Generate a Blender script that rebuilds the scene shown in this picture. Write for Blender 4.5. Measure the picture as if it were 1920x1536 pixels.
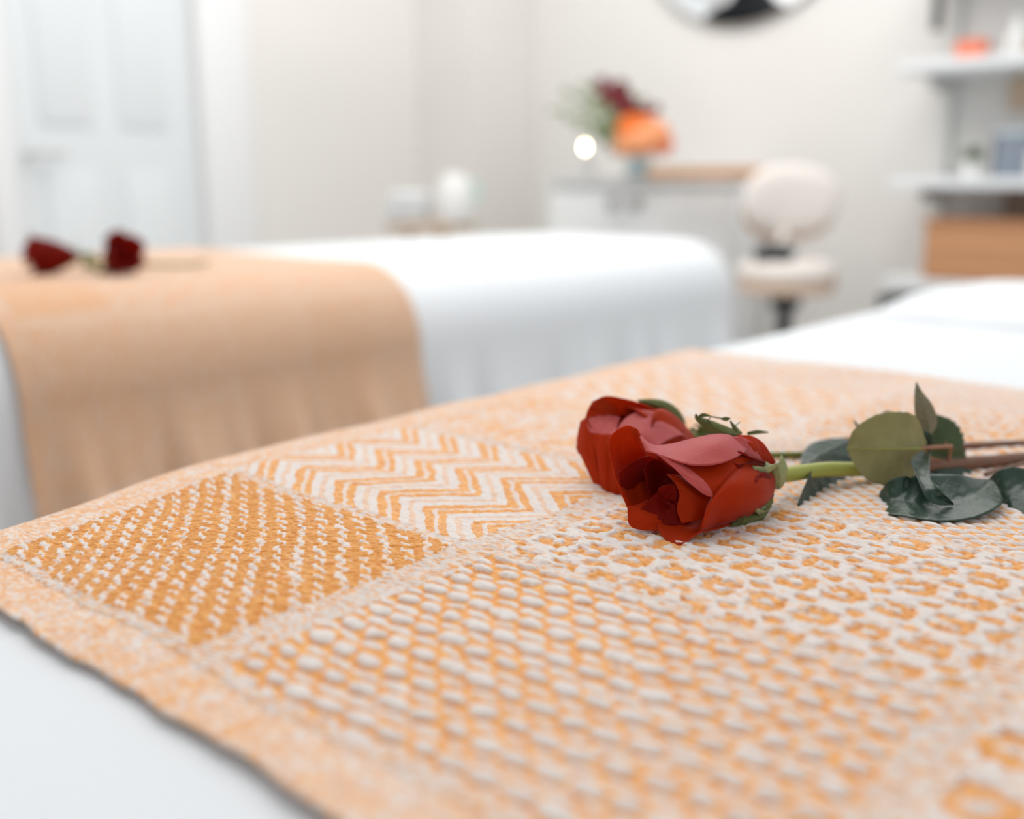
import bpy, bmesh, math, random
import numpy as np
from mathutils import Vector, Matrix

for o in list(bpy.data.objects):
    bpy.data.objects.remove(o, do_unlink=True)
SC = bpy.context.scene
COL = SC.collection
random.seed(7)
RNG = np.random.RandomState(11)

# ------------------------------------------------------------------ camera
F = 1893.0                      # focal length in pixels of the 1920 x 1536 frame
HZ = 345.0                      # horizon row
PITCH = math.atan((768 - HZ) / F)
YAW = math.radians(40.9)        # angle between the view and the long axis of the beds (+X)
TZ = 0.75                       # top of the throw on the near bed
EYE = 0.155                     # lens height above it
CAM = Vector((0, 0, TZ + EYE))
fh = Vector((math.cos(YAW), math.sin(YAW), 0))
rt = Vector((math.sin(YAW), -math.cos(YAW), 0))
upz = Vector((0, 0, 1))
fw = (fh * math.cos(PITCH) - upz * math.sin(PITCH)).normalized()
cu = (fh * math.sin(PITCH) + upz * math.cos(PITCH)).normalized()

cam = bpy.data.cameras.new('camera')
cam.sensor_fit = 'HORIZONTAL'
cam.sensor_width = 36.0
cam.lens = 36.0 * F / 1920.0
cam.clip_start = 0.01
cam.dof.use_dof = True
cam.dof.focus_distance = 0.452
cam.dof.aperture_fstop = (cam.lens / 1000.0) / 0.0108
camo = bpy.data.objects.new('camera', cam)
COL.objects.link(camo)
camo.matrix_world = Matrix((
    (rt.x, cu.x, -fw.x, CAM.x), (rt.y, cu.y, -fw.y, CAM.y), (rt.z, cu.z, -fw.z, CAM.z), (0, 0, 0, 1)))
SC.camera = camo

# ------------------------------------------------------------------ light
world = bpy.data.worlds.new('world')
SC.world = world
world.use_nodes = True
bg = world.node_tree.nodes['Background']
bg.inputs[0].default_value = (0.90, 0.95, 1.0, 1)
bg.inputs[1].default_value = 0.56

def area(name, loc, target, sx, sy, power, color):
    l = bpy.data.lights.new(name, 'AREA')
    l.shape = 'RECTANGLE'
    l.size = sx
    l.size_y = sy
    l.energy = power
    l.color = color
    o = bpy.data.objects.new(name, l)
    COL.objects.link(o)
    o.location = loc
    o.rotation_euler = (Vector(target) - Vector(loc)).to_track_quat('-Z', 'Y').to_euler()
    return o

area('ceiling_light', (1.80, 1.55, 2.66), (1.80, 1.55, 0), 3.0, 2.8, 58, (1.0, 0.985, 0.965))
area('window_light', (0.2, 3.3, 1.75), (1.0, 0.4, 0.7), 1.5, 1.3, 4, (0.90, 0.95, 1.0))

vs = SC.view_settings
vs.view_transform = 'Standard'
vs.look = 'None'
vs.gamma = 1.0
vs.use_curve_mapping = False
vs.exposure = 0.27

# ------------------------------------------------------------------ helpers
def at(x, y, t):
    """world point seen at photograph pixel x, y at depth t along the view axis"""
    return CAM + (fw + rt * ((x - 960) / F) - cu * ((y - 768) / F)) * t

def tag(o, label=None, cat=None, group=None, kind=None):
    if label: o['label'] = label
    if cat: o['category'] = cat
    if group: o['group'] = group
    if kind: o['kind'] = kind
    return o

def link(name, me, m=None, parent=None, smooth=True):
    o = bpy.data.objects.new(name, me)
    COL.objects.link(o)
    if m is not None:
        me.materials.append(m)
    if smooth:
        me.shade_smooth()
    if parent is not None:
        o.parent = parent
        o.matrix_parent_inverse = parent.matrix_basis.inverted()
    return o

def empty(name, loc=(0, 0, 0)):
    o = bpy.data.objects.new(name, None)
    COL.objects.link(o)
    o.location = loc
    o.empty_display_size = 0.05
    return o

def sharp(o, ang=35):
    o.data.shade_smooth()
    try:
        o.data.set_sharp_from_angle(angle=math.radians(ang))
    except Exception:
        pass
    return o

class MB:
    """collects shapes and links them as one mesh"""
    def __init__(s):
        s.bm = bmesh.new()
    def box(s, x0, x1, y0, y1, z0, z1, bev=0.0, seg=2):
        r = bmesh.ops.create_cube(s.bm, size=1)
        vs_ = r['verts']
        for v in vs_:
            v.co = Vector((x0 + (v.co.x + .5) * (x1 - x0), y0 + (v.co.y + .5) * (y1 - y0), z0 + (v.co.z + .5) * (z1 - z0)))
        if bev:
            es = list({e for v in vs_ for e in v.link_edges})
            bmesh.ops.bevel(s.bm, geom=es, offset=bev, segments=seg, affect='EDGES', profile=0.6)
        return s
    def lathe(s, prof, c=(0, 0, 0), n=32, sx=1.0, sy=1.0):
        rings = []
        for r_, z in prof:
            if r_ < 1e-6:
                rings.append([s.bm.verts.new((c[0], c[1], c[2] + z))])
            else:
                rings.append([s.bm.verts.new((c[0] + sx * r_ * math.cos(2 * math.pi * k / n), c[1] + sy * r_ * math.sin(2 * math.pi * k / n), c[2] + z)) for k in range(n)])
        for a, b in zip(rings, rings[1:]):
            for k in range(n):
                k2 = (k + 1) % n
                if len(a) == 1 and len(b) == 1: continue
                if len(a) == 1: s.bm.faces.new((a[0], b[k2], b[k]))
                elif len(b) == 1: s.bm.faces.new((a[k], a[k2], b[0]))
                else: s.bm.faces.new((a[k], a[k2], b[k2], b[k]))
        return s
    def tube(s, pts, rad, n=10, cap=True):
        pts = [Vector(p) for p in pts]
        if not hasattr(rad, '__len__'): rad = [rad] * len(pts)
        up = Vector((0, 0, 1))
        rings = []
        prev = None
        for i, p in enumerate(pts):
            d = (pts[min(i + 1, len(pts) - 1)] - pts[max(i - 1, 0)]).normalized()
            if prev is None:
                a = d.cross(up if abs(d.z) < .9 else Vector((1, 0, 0))).normalized()
            else:
                a = (prev - d * prev.dot(d)).normalized()
            prev = a
            b = d.cross(a)
            rings.append([s.bm.verts.new(p + (a * math.cos(2 * math.pi * k / n) + b * math.sin(2 * math.pi * k / n)) * rad[i]) for k in range(n)])
        for a, b in zip(rings, rings[1:]):
            for k in range(n):
                s.bm.faces.new((a[k], a[(k + 1) % n], b[(k + 1) % n], b[k]))
        if cap:
            s.bm.faces.new(rings[0][::-1]); s.bm.faces.new(rings[-1])
        return s
    def blob(s, c, r, squash=(1, 1, 1), sub=3, amp=0.0, seed=0):
        rr = bmesh.ops.create_icosphere(s.bm, subdivisions=sub, radius=1)
        ph = [random.random() * 6 for _ in range(6)]
        for v in rr['verts']:
            d = v.co.copy()
            k = 1 + amp * (math.sin(d.x * 5 + ph[0]) * math.sin(d.y * 6 + ph[1]) + .6 * math.sin(d.z * 9 + ph[2]) * math.sin(d.x * 8 + ph[3]))
            v.co = Vector((c[0] + d.x * r * squash[0] * k, c[1] + d.y * r * squash[1] * k, c[2] + d.z * r * squash[2] * k))
        return s
    def build(s, name, m, parent=None, smooth=True):
        bmesh.ops.recalc_face_normals(s.bm, faces=s.bm.faces)
        me = bpy.data.meshes.new(name)
        s.bm.to_mesh(me)
        s.bm.free()
        o = link(name, me, m, parent, smooth)
        if smooth: sharp(o)
        return o

def grid_mesh(name, P, m=None, parent=None, closed_u=False, mask=None):
    """P: (nv, nu, 3) array of points -> quad grid; mask optional float attribute"""
    nv, nu = P.shape[:2]
    co = np.ascontiguousarray(P.reshape(-1, 3), dtype=np.float32)
    idx = np.arange(nv * nu).reshape(nv, nu)
    if closed_u:
        idx = np.concatenate([idx, idx[:, :1]], axis=1)
    a = idx[:-1, :-1].ravel(); b = idx[:-1, 1:].ravel(); c = idx[1:, 1:].ravel(); d = idx[1:, :-1].ravel()
    q = np.stack([a, b, c, d], 1).astype(np.int32)
    me = bpy.data.meshes.new(name)
    me.vertices.add(len(co)); me.vertices.foreach_set('co', co.ravel())
    me.loops.add(q.size); me.loops.foreach_set('vertex_index', q.ravel())
    me.polygons.add(len(q)); me.polygons.foreach_set('loop_start', np.arange(0, q.size, 4, dtype=np.int32))
    me.update(calc_edges=True)
    if mask is not None:
        at_ = me.attributes.new('yarn', 'FLOAT', 'POINT')
        at_.data.foreach_set('value', np.ascontiguousarray(mask.ravel(), dtype=np.float32))
    return link(name, me, m, parent)

def solid(o, th, off=0):
    md = o.modifiers.new('thickness', 'SOLIDIFY')
    md.thickness = th
    md.offset = off
    return o

# ------------------------------------------------------------------ materials
def mat(name, col, rough=0.6, var=0.06, scale=8.0, bump=0.0, bscale=60.0, spec=0.5, metal=0.0, sheen=0.0, sheen_tint=(1, 1, 1), trans=0.0, emis=None, emis_s=0.0, coat=0.0, stretch=(1, 1, 1)):
    m = bpy.data.materials.new(name)
    m.use_nodes = True
    nt = m.node_tree
    b = nt.nodes['Principled BSDF']
    tc = nt.nodes.new('ShaderNodeTexCoord')
    mp = nt.nodes.new('ShaderNodeMapping'); mp.inputs['Scale'].default_value = stretch
    nt.links.new(tc.outputs['Object'], mp.inputs['Vector'])
    n = nt.nodes.new('ShaderNodeTexNoise'); n.inputs['Scale'].default_value = scale; n.inputs['Detail'].default_value = 4
    nt.links.new(mp.outputs['Vector'], n.inputs['Vector'])
    r = nt.nodes.new('ShaderNodeMix'); r.data_type = 'RGBA'
    c2 = tuple(max(0, min(1, c * (1 - var * 2))) for c in col)
    c1 = tuple(max(0, min(1, c * (1 + var))) for c in col)
    r.inputs[6].default_value = (*c2, 1); r.inputs[7].default_value = (*c1, 1)
    nt.links.new(n.outputs['Fac'], r.inputs[0])
    nt.links.new(r.outputs[2], b.inputs['Base Color'])
    b.inputs['Roughness'].default_value = rough
    b.inputs['Specular IOR Level'].default_value = spec
    b.inputs['Metallic'].default_value = metal
    b.inputs['Sheen Weight'].default_value = sheen
    b.inputs['Sheen Tint'].default_value = (*sheen_tint, 1)
    b.inputs['Coat Weight'].default_value = coat
    if trans: b.inputs['Transmission Weight'].default_value = trans
    if emis:
        b.inputs['Emission Color'].default_value = (*emis, 1); b.inputs['Emission Strength'].default_value = emis_s
    if bump:
        n2 = nt.nodes.new('ShaderNodeTexNoise'); n2.inputs['Scale'].default_value = bscale; n2.inputs['Detail'].default_value = 5
        nt.links.new(mp.outputs['Vector'], n2.inputs['Vector'])
        bp = nt.nodes.new('ShaderNodeBump'); bp.inputs['Strength'].default_value = bump; bp.inputs['Distance'].default_value = 0.002
        nt.links.new(n2.outputs['Fac'], bp.inputs['Height'])
        nt.links.new(bp.outputs['Normal'], b.inputs['Normal'])
    return m

def petal_mat(name, col, sheen=0.22, spec=0.09):
    """velvety petal: darker inner face, slightly paler outer face, light passes through a little"""
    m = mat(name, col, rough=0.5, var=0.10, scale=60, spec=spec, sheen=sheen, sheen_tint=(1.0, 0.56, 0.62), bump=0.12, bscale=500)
    nt = m.node_tree
    b = nt.nodes['Principled BSDF']
    b.inputs['Sheen Roughness'].default_value = 0.35
    out = nt.nodes['Material Output']
    tr = nt.nodes.new('ShaderNodeBsdfTranslucent'); tr.inputs['Color'].default_value = (0.9, 0.10, 0.008, 1)
    mx = nt.nodes.new('ShaderNodeMixShader'); mx.inputs[0].default_value = 0.28
    nt.links.new(b.outputs[0], mx.inputs[1]); nt.links.new(tr.outputs[0], mx.inputs[2])
    nt.links.new(mx.outputs[0], out.inputs['Surface'])
    return m

def leaf_mat(name, col, rough, vein):
    m = mat(name, col, rough=rough, var=0.25, scale=70, bump=0.25, bscale=260, spec=0.5)
    return m

def yarn_mat(name, orange, cream, strand=True):
    m = bpy.data.materials.new(name)
    m.use_nodes = True
    nt = m.node_tree
    b = nt.nodes['Principled BSDF']
    b.inputs['Roughness'].default_value = 0.9
    b.inputs['Specular IOR Level'].default_value = 0.15
    b.inputs['Sheen Weight'].default_value = 0.35
    at_ = nt.nodes.new('ShaderNodeAttribute'); at_.attribute_name = 'yarn'
    tc = nt.nodes.new('ShaderNodeTexCoord')
    def noise(scale, stretch):
        mp = nt.nodes.new('ShaderNodeMapping'); mp.inputs['Scale'].default_value = stretch
        nt.links.new(tc.outputs['Object'], mp.inputs['Vector'])
        n = nt.nodes.new('ShaderNodeTexNoise'); n.inputs['Scale'].default_value = scale; n.inputs['Detail'].default_value = 3
        nt.links.new(mp.outputs['Vector'], n.inputs['Vector'])
        return n
    n1 = noise(420, (1, .45, 1))
    n2 = noise(900, (1, .35, 1))
    def mixc(a, c, fac_node):
        x = nt.nodes.new('ShaderNodeMix'); x.data_type = 'RGBA'
        x.inputs[6].default_value = (*a, 1); x.inputs[7].default_value = (*c, 1)
        nt.links.new(fac_node, x.inputs[0]); return x
    rmp = nt.nodes.new('ShaderNodeMapRange'); rmp.inputs['From Min'].default_value = 0.3; rmp.inputs['From Max'].default_value = 0.7
    nt.links.new(n1.outputs['Fac'], rmp.inputs['Value'])
    co = mixc(tuple(c * k for c, k in zip(orange, (.88, .74, .6))), tuple(min(1, c * k) for c, k in zip(orange, (1.05, 1.2, 1.5))), rmp.outputs[0])
    cc = mixc(tuple(c * .90 for c in cream), tuple(min(1, c * 1.05) for c in cream), rmp.outputs[0])
    mx = nt.nodes.new('ShaderNodeMix'); mx.data_type = 'RGBA'
    nt.links.new(at_.outputs['Fac'], mx.inputs[0])
    nt.links.new(co.outputs[2], mx.inputs[6]); nt.links.new(cc.outputs[2], mx.inputs[7])
    nt.links.new(mx.outputs[2], b.inputs['Base Color'])
    bp = nt.nodes.new('ShaderNodeBump'); bp.inputs['Strength'].default_value = 0.8; bp.inputs['Distance'].default_value = 0.0007
    nt.links.new(n2.outputs['Fac'], bp.inputs['Height'])
    nt.links.new(bp.outputs['Normal'], b.inputs['Normal'])
    return m

M = dict(
    wall=mat('warm_white_paint', (0.80, 0.785, 0.76), 0.8, 0.01, 3, bump=0.05, bscale=200),
    wallside=mat('cream_paint', (0.83, 0.81, 0.78), 0.8, 0.01, 3, bump=0.05, bscale=200),
    column=mat('beige_paint', (0.80, 0.775, 0.74), 0.8, 0.01, 3),
    trim=mat('white_trim_paint', (0.85, 0.86, 0.87), 0.5, 0.01, 3),
    door=mat('cool_white_door_paint', (0.77, 0.81, 0.83), 0.45, 0.01, 3),
    ceil=mat('ceiling_paint', (0.88, 0.87, 0.85), 0.9, 0.01, 3),
    floor=mat('pale_grey_floor', (0.62, 0.60, 0.57), 0.5, 0.08, 6, stretch=(1, 6, 1)),
    sheet=mat('white_cotton_sheet', (0.80, 0.83, 0.86), 0.85, 0.01, 5, bump=0.08, bscale=900, spec=0.2, sheen=0.2),
    vinyl=mat('cream_vinyl', (0.86, 0.80, 0.75), 0.5, 0.02, 6),
    vinylrim=mat('beige_vinyl_piping', (0.66, 0.50, 0.39), 0.5, 0.03, 6),
    steel=mat('dark_steel', (0.03, 0.033, 0.038), 0.45, 0.05, 9, spec=0.5),
    chrome=mat('brushed_metal', (0.6, 0.6, 0.6), 0.3, 0.03, 9, metal=1.0),
    tableleg=mat('beech_leg', (0.45, 0.28, 0.15), 0.5, 0.1, 12, stretch=(6, 6, 1)),
    cabinet=mat('pale_grey_cabinet_paint', (0.93, 0.95, 0.96), 0.45, 0.01, 4),
    cabtop=mat('light_grey_cabinet_top', (0.76, 0.77, 0.78), 0.4, 0.02, 4),
    shelf=mat('white_shelf_paint', (0.80, 0.83, 0.85), 0.45, 0.01, 4),
    shelfside=mat('grey_bracket_paint', (0.72, 0.72, 0.70), 0.5, 0.03, 4),
    wood=mat('honey_wood', (0.62, 0.33, 0.15), 0.5, 0.15, 20, stretch=(1, 8, 8)),
    lightwood=mat('pale_birch_wood', (0.62, 0.47, 0.34), 0.5, 0.1, 20, stretch=(1, 8, 8)),
    wax=mat('white_candle_wax', (0.85, 0.80, 0.74), 0.5, 0.01, 5, emis=(1, .75, .5), emis_s=0.0),
    flame=mat('candle_flame', (1, .8, .5), 0.5, 0.0, 5, emis=(1.0, 0.80, 0.52), emis_s=26.0),
    glass=mat('frosted_glass', (0.93, 0.92, 0.90), 0.45, 0.0, 5, trans=0.15),
    vase=mat('grey_green_glazed_vase', (0.30, 0.38, 0.40), 0.3, 0.05, 9),
    eucal=mat('pale_eucalyptus_green', (0.30, 0.36, 0.20), 0.6, 0.2, 30),
    green=mat('deep_foliage_green', (0.10, 0.15, 0.05), 0.6, 0.3, 30),
    burg=mat('burgundy_bloom', (0.22, 0.02, 0.03), 0.6, 0.3, 40),
    orangef=mat('orange_bloom', (0.95, 0.22, 0.03), 0.6, 0.1, 40),
    peachf=mat('peach_bloom', (0.95, 0.42, 0.20), 0.6, 0.08, 40),
    salmonf=mat('salmon_bloom', (0.93, 0.27, 0.16), 0.6, 0.1, 40),
    twig=mat('brown_twig', (0.22, 0.12, 0.07), 0.7, 0.2, 40),
    towel=mat('grey_white_towel', (0.66, 0.67, 0.68), 0.95, 0.04, 30, bump=0.5, bscale=300),
    towelw=mat('white_towel', (0.86, 0.88, 0.89), 0.95, 0.03, 30, bump=0.5, bscale=300),
    mint=mat('pale_mint_plastic', (0.55, 0.78, 0.70), 0.4, 0.03, 9),
    coral=mat('coral_box', (0.90, 0.24, 0.13), 0.5, 0.05, 9),
    ceramic=mat('white_ceramic', (0.84, 0.84, 0.82), 0.3, 0.01, 9),
    tan=mat('tan_cork', (0.55, 0.36, 0.22), 0.7, 0.1, 40),
    blue=mat('slate_blue_card', (0.24, 0.28, 0.34), 0.6, 0.05, 9),
    bluedark=mat('charcoal_edge', (0.06, 0.07, 0.08), 0.6, 0.05, 9),
    taupe=mat('taupe_panel', (0.36, 0.28, 0.22), 0.7, 0.05, 9),
    paleblue=mat('pale_blue_box', (0.66, 0.76, 0.80), 0.5, 0.02, 9),
    mirror=mat('mirror_glass', (0.9, 0.9, 0.9), 0.02, 0.0, 5, metal=1.0),
    rim=mat('thin_grey_mirror_rim', (0.35, 0.32, 0.30), 0.4, 0.03, 9, metal=0.6),
    black=mat('matt_black', (0.008, 0.010, 0.013), 0.8, 0.05, 9, spec=0.1),
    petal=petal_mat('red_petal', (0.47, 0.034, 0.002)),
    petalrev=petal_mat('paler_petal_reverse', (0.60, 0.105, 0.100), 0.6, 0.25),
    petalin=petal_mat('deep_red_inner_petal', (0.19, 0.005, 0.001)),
    leafdark=leaf_mat('glossy_dark_leaf', (0.020, 0.052, 0.034), 0.33, None),
    leafunder=leaf_mat('olive_leaf_underside', (0.30, 0.28, 0.105), 0.6, None),
    leafpale=leaf_mat('dry_pale_leaf_underside', (0.24, 0.215, 0.13), 0.6, None),
    leafgreen=leaf_mat('mid_green_leaf', (0.050, 0.085, 0.018), 0.45, None),
    sepal=leaf_mat('pale_green_sepal', (0.30, 0.34, 0.15), 0.55, None),
    sepald=leaf_mat('olive_green_sepal', (0.14, 0.16, 0.035), 0.55, None),
    stemg=mat('light_green_stem', (0.34, 0.37, 0.07), 0.4, 0.08, 60, spec=0.5),
    stemd=mat('olive_green_stem', (0.16, 0.19, 0.03), 0.4, 0.1, 60, spec=0.5),
    stemb=mat('brown_stem', (0.21, 0.105, 0.065), 0.5, 0.25, 60, spec=0.5),
    petiole=mat('reddish_petiole', (0.36, 0.16, 0.09), 0.5, 0.2, 60),
    strap=mat('dark_grey_strap', (0.12, 0.12, 0.12), 0.7, 0.05, 20),
    cord=mat('chrome_edge', (0.5, 0.5, 0.5), 0.3, 0.02, 9, metal=1.0),
)

def wicker_mat():
    m = mat('wicker_weave', (0.50, 0.25, 0.12), 0.7, 0.25, 30)
    nt = m.node_tree; b = nt.nodes['Principled BSDF']
    tc = nt.nodes['Texture Coordinate']
    w = nt.nodes.new('ShaderNodeTexBrick'); w.inputs['Scale'].default_value = 24
    w.inputs['Color1'].default_value = (0.66, 0.34, 0.17, 1); w.inputs['Color2'].default_value = (0.52, 0.25, 0.12, 1)
    w.inputs['Mortar'].default_value = (0.30, 0.13, 0.06, 1)
    w.inputs['Mortar Size'].default_value = 0.03
    mp = nt.nodes.new('ShaderNodeMapping'); mp.inputs['Rotation'].default_value = (math.radians(90), 0, math.radians(90))
    nt.links.new(tc.outputs['Object'], mp.inputs['Vector'])
    nt.links.new(mp.outputs['Vector'], w.inputs['Vector'])
    nt.links.new(w.outputs['Color'], b.inputs['Base Color'])
    bp = nt.nodes.new('ShaderNodeBump'); bp.inputs['Strength'].default_value = 0.8; bp.inputs['Distance'].default_value = 0.004
    nt.links.new(w.outputs['Fac'], bp.inputs['Height']); bp.invert = True
    nt.links.new(bp.outputs['Normal'], b.inputs['Normal'])
    return m
M['wicker'] = wicker_mat()
M['yarn'] = yarn_mat('orange_and_cream_yarn', (0.88, 0.40, 0.10), (0.80, 0.73, 0.69))
M['yarnfar'] = yarn_mat('tan_and_cream_yarn', (0.74, 0.36, 0.13), (0.72, 0.56, 0.45))

# ------------------------------------------------------------------ setting
XW, YW, ZC = 3.7, 3.4, 2.7
CX = -1.6; CY = -1.9
def structure(name, mb, m, smooth=False):
    o = mb.build(name, m, None, smooth)
    o['kind'] = 'structure'
    return o
structure('floor', MB().box(CX, XW, CY, YW, -0.05, 0), M['floor'])
structure('ceiling', MB().box(CX, XW, CY, YW, ZC, ZC + 0.05), M['ceil'])
structure('wall_head', MB().box(XW, XW + 0.1, CY, YW + 0.1, 0, ZC), M['wall'])

# left wall with its door
DX0, DX1, DZ = 1.47, 2.17, 2.08
w = MB()
w.box(CX, DX0, YW, YW + 0.1, 0, ZC); w.box(DX1, XW, YW, YW + 0.1, 0, ZC); w.box(DX0, DX1, YW, YW + 0.1, DZ, ZC)
structure('wall_left', w, M['wallside'])
d = empty('door_1', (DX0, YW, 0)); d['kind'] = 'structure'
leafd = MB()
leafd.box(DX0 + .002, DX1 - .002, YW + 0.03, YW + 0.07, 0.005, DZ - .002)
for (a, b_) in ((DX0 + .12, (DX0 + DX1) / 2 - .05), ((DX0 + DX1) / 2 + .05, DX1 - .12)):
    leafd.box(a, b_, YW + 0.022, YW + 0.032, 1.1, 1.92, 0.006)
    leafd.box(a, b_, YW + 0.022, YW + 0.032, 0.16, 0.95, 0.006)
leafd.build('door_leaf', M['door'], d)
fr = MB()
fr.box(DX0 - .08, DX0, YW - 0.025, YW + 0.0, 0, DZ + .08, .004); fr.box(DX1, DX1 + .21, YW - 0.025, YW + 0.0, 0, DZ + .08, .004)
fr.box(DX0, DX1, YW - 0.025, YW, DZ, DZ + .08, .004)
fr.build('door_frame', M['trim'], d)
hb = MB().tube([(DX0 + .06, YW + .03, 1.0), (DX0 + .06, YW - .02, 1.0), (DX0 + .17, YW - .025, 1.0)], 0.009)
hb.build('door_handle', M['chrome'], d)

# column in the far corner
c = MB().box(3.28, XW, 3.07, YW, 0, ZC, 0.004)
structure('trim_1', c, M['column'])
for nm, b_ in (('baseboard_left', (CX, DX0 - .08, YW - .015, YW, 0, .1)), ('baseboard_head', (XW - .015, XW, CY, 3.02, 0, .1))):
    structure(nm, MB().box(*b_, .003), M['trim'])


# ------------------------------------------------------------------ beds
def smooth(x):
    x = np.clip(x, 0, 1); return x * x * (3 - 2 * x)

def bed(x0, x1, y0, y1, ztop, label, group, rnd=0.035):
    """padded massage table on beech legs (all of it under the sheet)"""
    b = empty('massage_table', ((x0 + x1) / 2, (y0 + y1) / 2, 0))
    tag(b, label, 'massage table', group)
    MB().box(x0, x1, y0, y1, ztop - 0.10, ztop, rnd, 5).build('mattress', M['vinyl'], b)
    MB().box(x0 + .05, x1 - .05, y0 + .05, y1 - .05, ztop - .19, ztop - .10, .004).build('frame', M['tableleg'], b)
    for lx in (x0 + .12, x1 - .12):
        for ly in (y0 + .09, y1 - .09):
            MB().box(lx - .025, lx + .025, ly - .025, ly + .025, 0, ztop - .19, .004).build('leg', M['tableleg'], b)
    return b

def drape_sheet(name, x0, x1, y0, y1, ztop, rc, bev, zbot, famp, nfold, phase, crown=0.0, sag=None):
    """sheet over a rounded slab: flat top, rolled edge, skirt with hanging folds"""
    # perimeter of the rounded rectangle
    pts = []; nrm = []
    def corner(cx, cy, a0):
        for k in range(25):
            a = a0 + k / 24 * math.pi / 2
            pts.append((cx + rc * math.cos(a), cy + rc * math.sin(a))); nrm.append((math.cos(a), math.sin(a)))
    def line(p, q, n_, k):
        for i in range(1, k):
            pts.append((p[0] + (q[0] - p[0]) * i / k, p[1] + (q[1] - p[1]) * i / k)); nrm.append(n_)
    corner(x1 - rc, y1 - rc, 0); line((x1 - rc, y1), (x0 + rc, y1), (0, 1), 260)
    corner(x0 + rc, y1 - rc, math.pi / 2); line((x0, y1 - rc), (x0, y0 + rc), (-1, 0), 90)
    corner(x0 + rc, y0 + rc, math.pi); line((x0 + rc, y0), (x1 - rc, y0), (0, -1), 260)
    corner(x1 - rc, y0 + rc, 1.5 * math.pi); line((x1, y0 + rc), (x1, y1 - rc), (1, 0), 90)
    pts = np.array(pts); nrm = np.array(nrm); n = len(pts)
    seg = np.linalg.norm(np.roll(pts, -1, 0) - pts, axis=1); s = np.concatenate([[0], np.cumsum(seg)[:-1]])
    tot = seg.sum()
    fold = np.zeros(n)
    r_ = np.random.RandomState(phase)
    for k in range(7):
        f = nfold * (0.55 + 0.25 * k) ; f = round(f)
        fold += np.sin(s / tot * 2 * math.pi * f + r_.rand() * 6.3) * (0.5 if k > 3 else 1.0)
    fold /= 3.2
    cxy = np.array([(x0 + x1) / 2, (y0 + y1) / 2])
    rings = []
    for k in range(12):                       # flat top, from near the middle outwards
        q = 0.02 + 0.98 * (k / 11) ** 0.7
        inner = pts - nrm * bev
        p = cxy + (inner - cxy) * q
        rings.append(np.c_[p, np.full(n, ztop + crown * (1 - q * q))])
    for k in range(1, 9):                     # rolled edge
        a = k / 8 * math.pi / 2
        p = pts - nrm * bev * (1 - math.sin(a))
        rings.append(np.c_[p, np.full(n, ztop - bev * (1 - math.cos(a)))])
    nz = 26
    for k in range(1, nz + 1):                # skirt
        q = k / nz
        z = ztop - bev - (ztop - bev - zbot) * q
        out = famp * (fold * smooth(np.array(q * 2.2)) * (0.5 + 0.9 * q)) + famp * 0.9 * smooth(np.array(q * 1.5))
        p = pts + nrm * out[:, None]
        rings.append(np.c_[p, np.full(n, z)])
    P = np.array(rings)
    if sag is not None:
        P = sag(P)
    o = grid_mesh(name, P, M['sheet'], closed_u=True)
    # close the middle of the top
    bm = bmesh.new(); bm.from_mesh(o.data); bm.verts.ensure_lookup_table()
    bm.faces.new([bm.verts[i] for i in range(n)][::-1])
    bmesh.ops.recalc_face_normals(bm, faces=bm.faces)
    bm.to_mesh(o.data); bm.free(); o.data.shade_smooth()
    solid(o, 0.002, -1)
    return o

# near bed
NY1 = 0.540
bed(-0.20, 1.72, -0.20, NY1 - 0.075, TZ - 0.012, 'padded massage table under the white sheet, closest to the camera', None)
def near_sag(P):
    # the near corner of the bed edge is softer: it rounds in a little
    x = P[..., 0]; y = P[..., 1]
    k = smooth((0.36 - x) / 0.30) * smooth((y - 0.30) / 0.2)
    P = P.copy(); P[..., 1] -= 0.055 * k
    return P
s1 = drape_sheet('bed_sheet', -0.24, 1.765, -0.235, NY1 - 0.002, TZ - 0.0045, 0.10, 0.05, 0.12, 0.004, 26, 3, sag=near_sag)
tag(s1, 'white sheet on the near massage table, in front under the orange throw and pillow', 'sheet')

# far bed
FZ = TZ + 0.021
bed(0.38, 2.32, 1.35, 1.95, FZ - 0.024, 'padded massage table under the white sheet, farther from the camera', None, 0.09)
s2 = drape_sheet('bed_sheet', 0.24, 2.46, 1.245, 2.055, FZ - 0.0065, 0.24, 0.13, 0.10, 0.036, 38, 8)
tag(s2, 'white sheet hanging in folds from the farther massage table behind the tan throw', 'sheet')

# pillow at the head of the near bed
def pillow(x0, x1, y0, y1, z, h):
    nx, ny = 40, 60
    u = np.linspace(-1, 1, nx)[None, :]; v = np.linspace(-1, 1, ny)[:, None]
    prof = (np.clip(1 - np.abs(u) ** 2.6, 0, 1) ** 0.8) * (np.clip(1 - np.abs(v) ** 4.0, 0, 1) ** 0.5)
    X = (x0 + x1) / 2 + (x1 - x0) / 2 * u * (1 - 0.05 * v * v)
    Y = (y0 + y1) / 2 + (y1 - y0) / 2 * v * (1 - 0.05 * u * u)
    X = X + 0 * Y; Y = Y + 0 * X
    top = np.stack([X, Y, z + h * (0.02 + 0.98 * prof) + 0.0015 * np.sin(X * 60) * np.sin(Y * 40)], -1)
    bot = np.stack([X, Y, z - .001 + 0 * X], -1)[::-1]
    mid = []
    P = np.concatenate([top, bot], 0)
    o = grid_mesh('pillow', P, M['sheet'])
    bm = bmesh.new(); bm.from_mesh(o.data)
    bmesh.ops.remove_doubles(bm, verts=bm.verts, dist=0.0005)
    bmesh.ops.holes_fill(bm, edges=[e for e in bm.edges if e.is_boundary], sides=0)
    bmesh.ops.recalc_face_normals(bm, faces=bm.faces)
    bm.to_mesh(o.data); bm.free(); o.data.shade_smooth()
    return o
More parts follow.
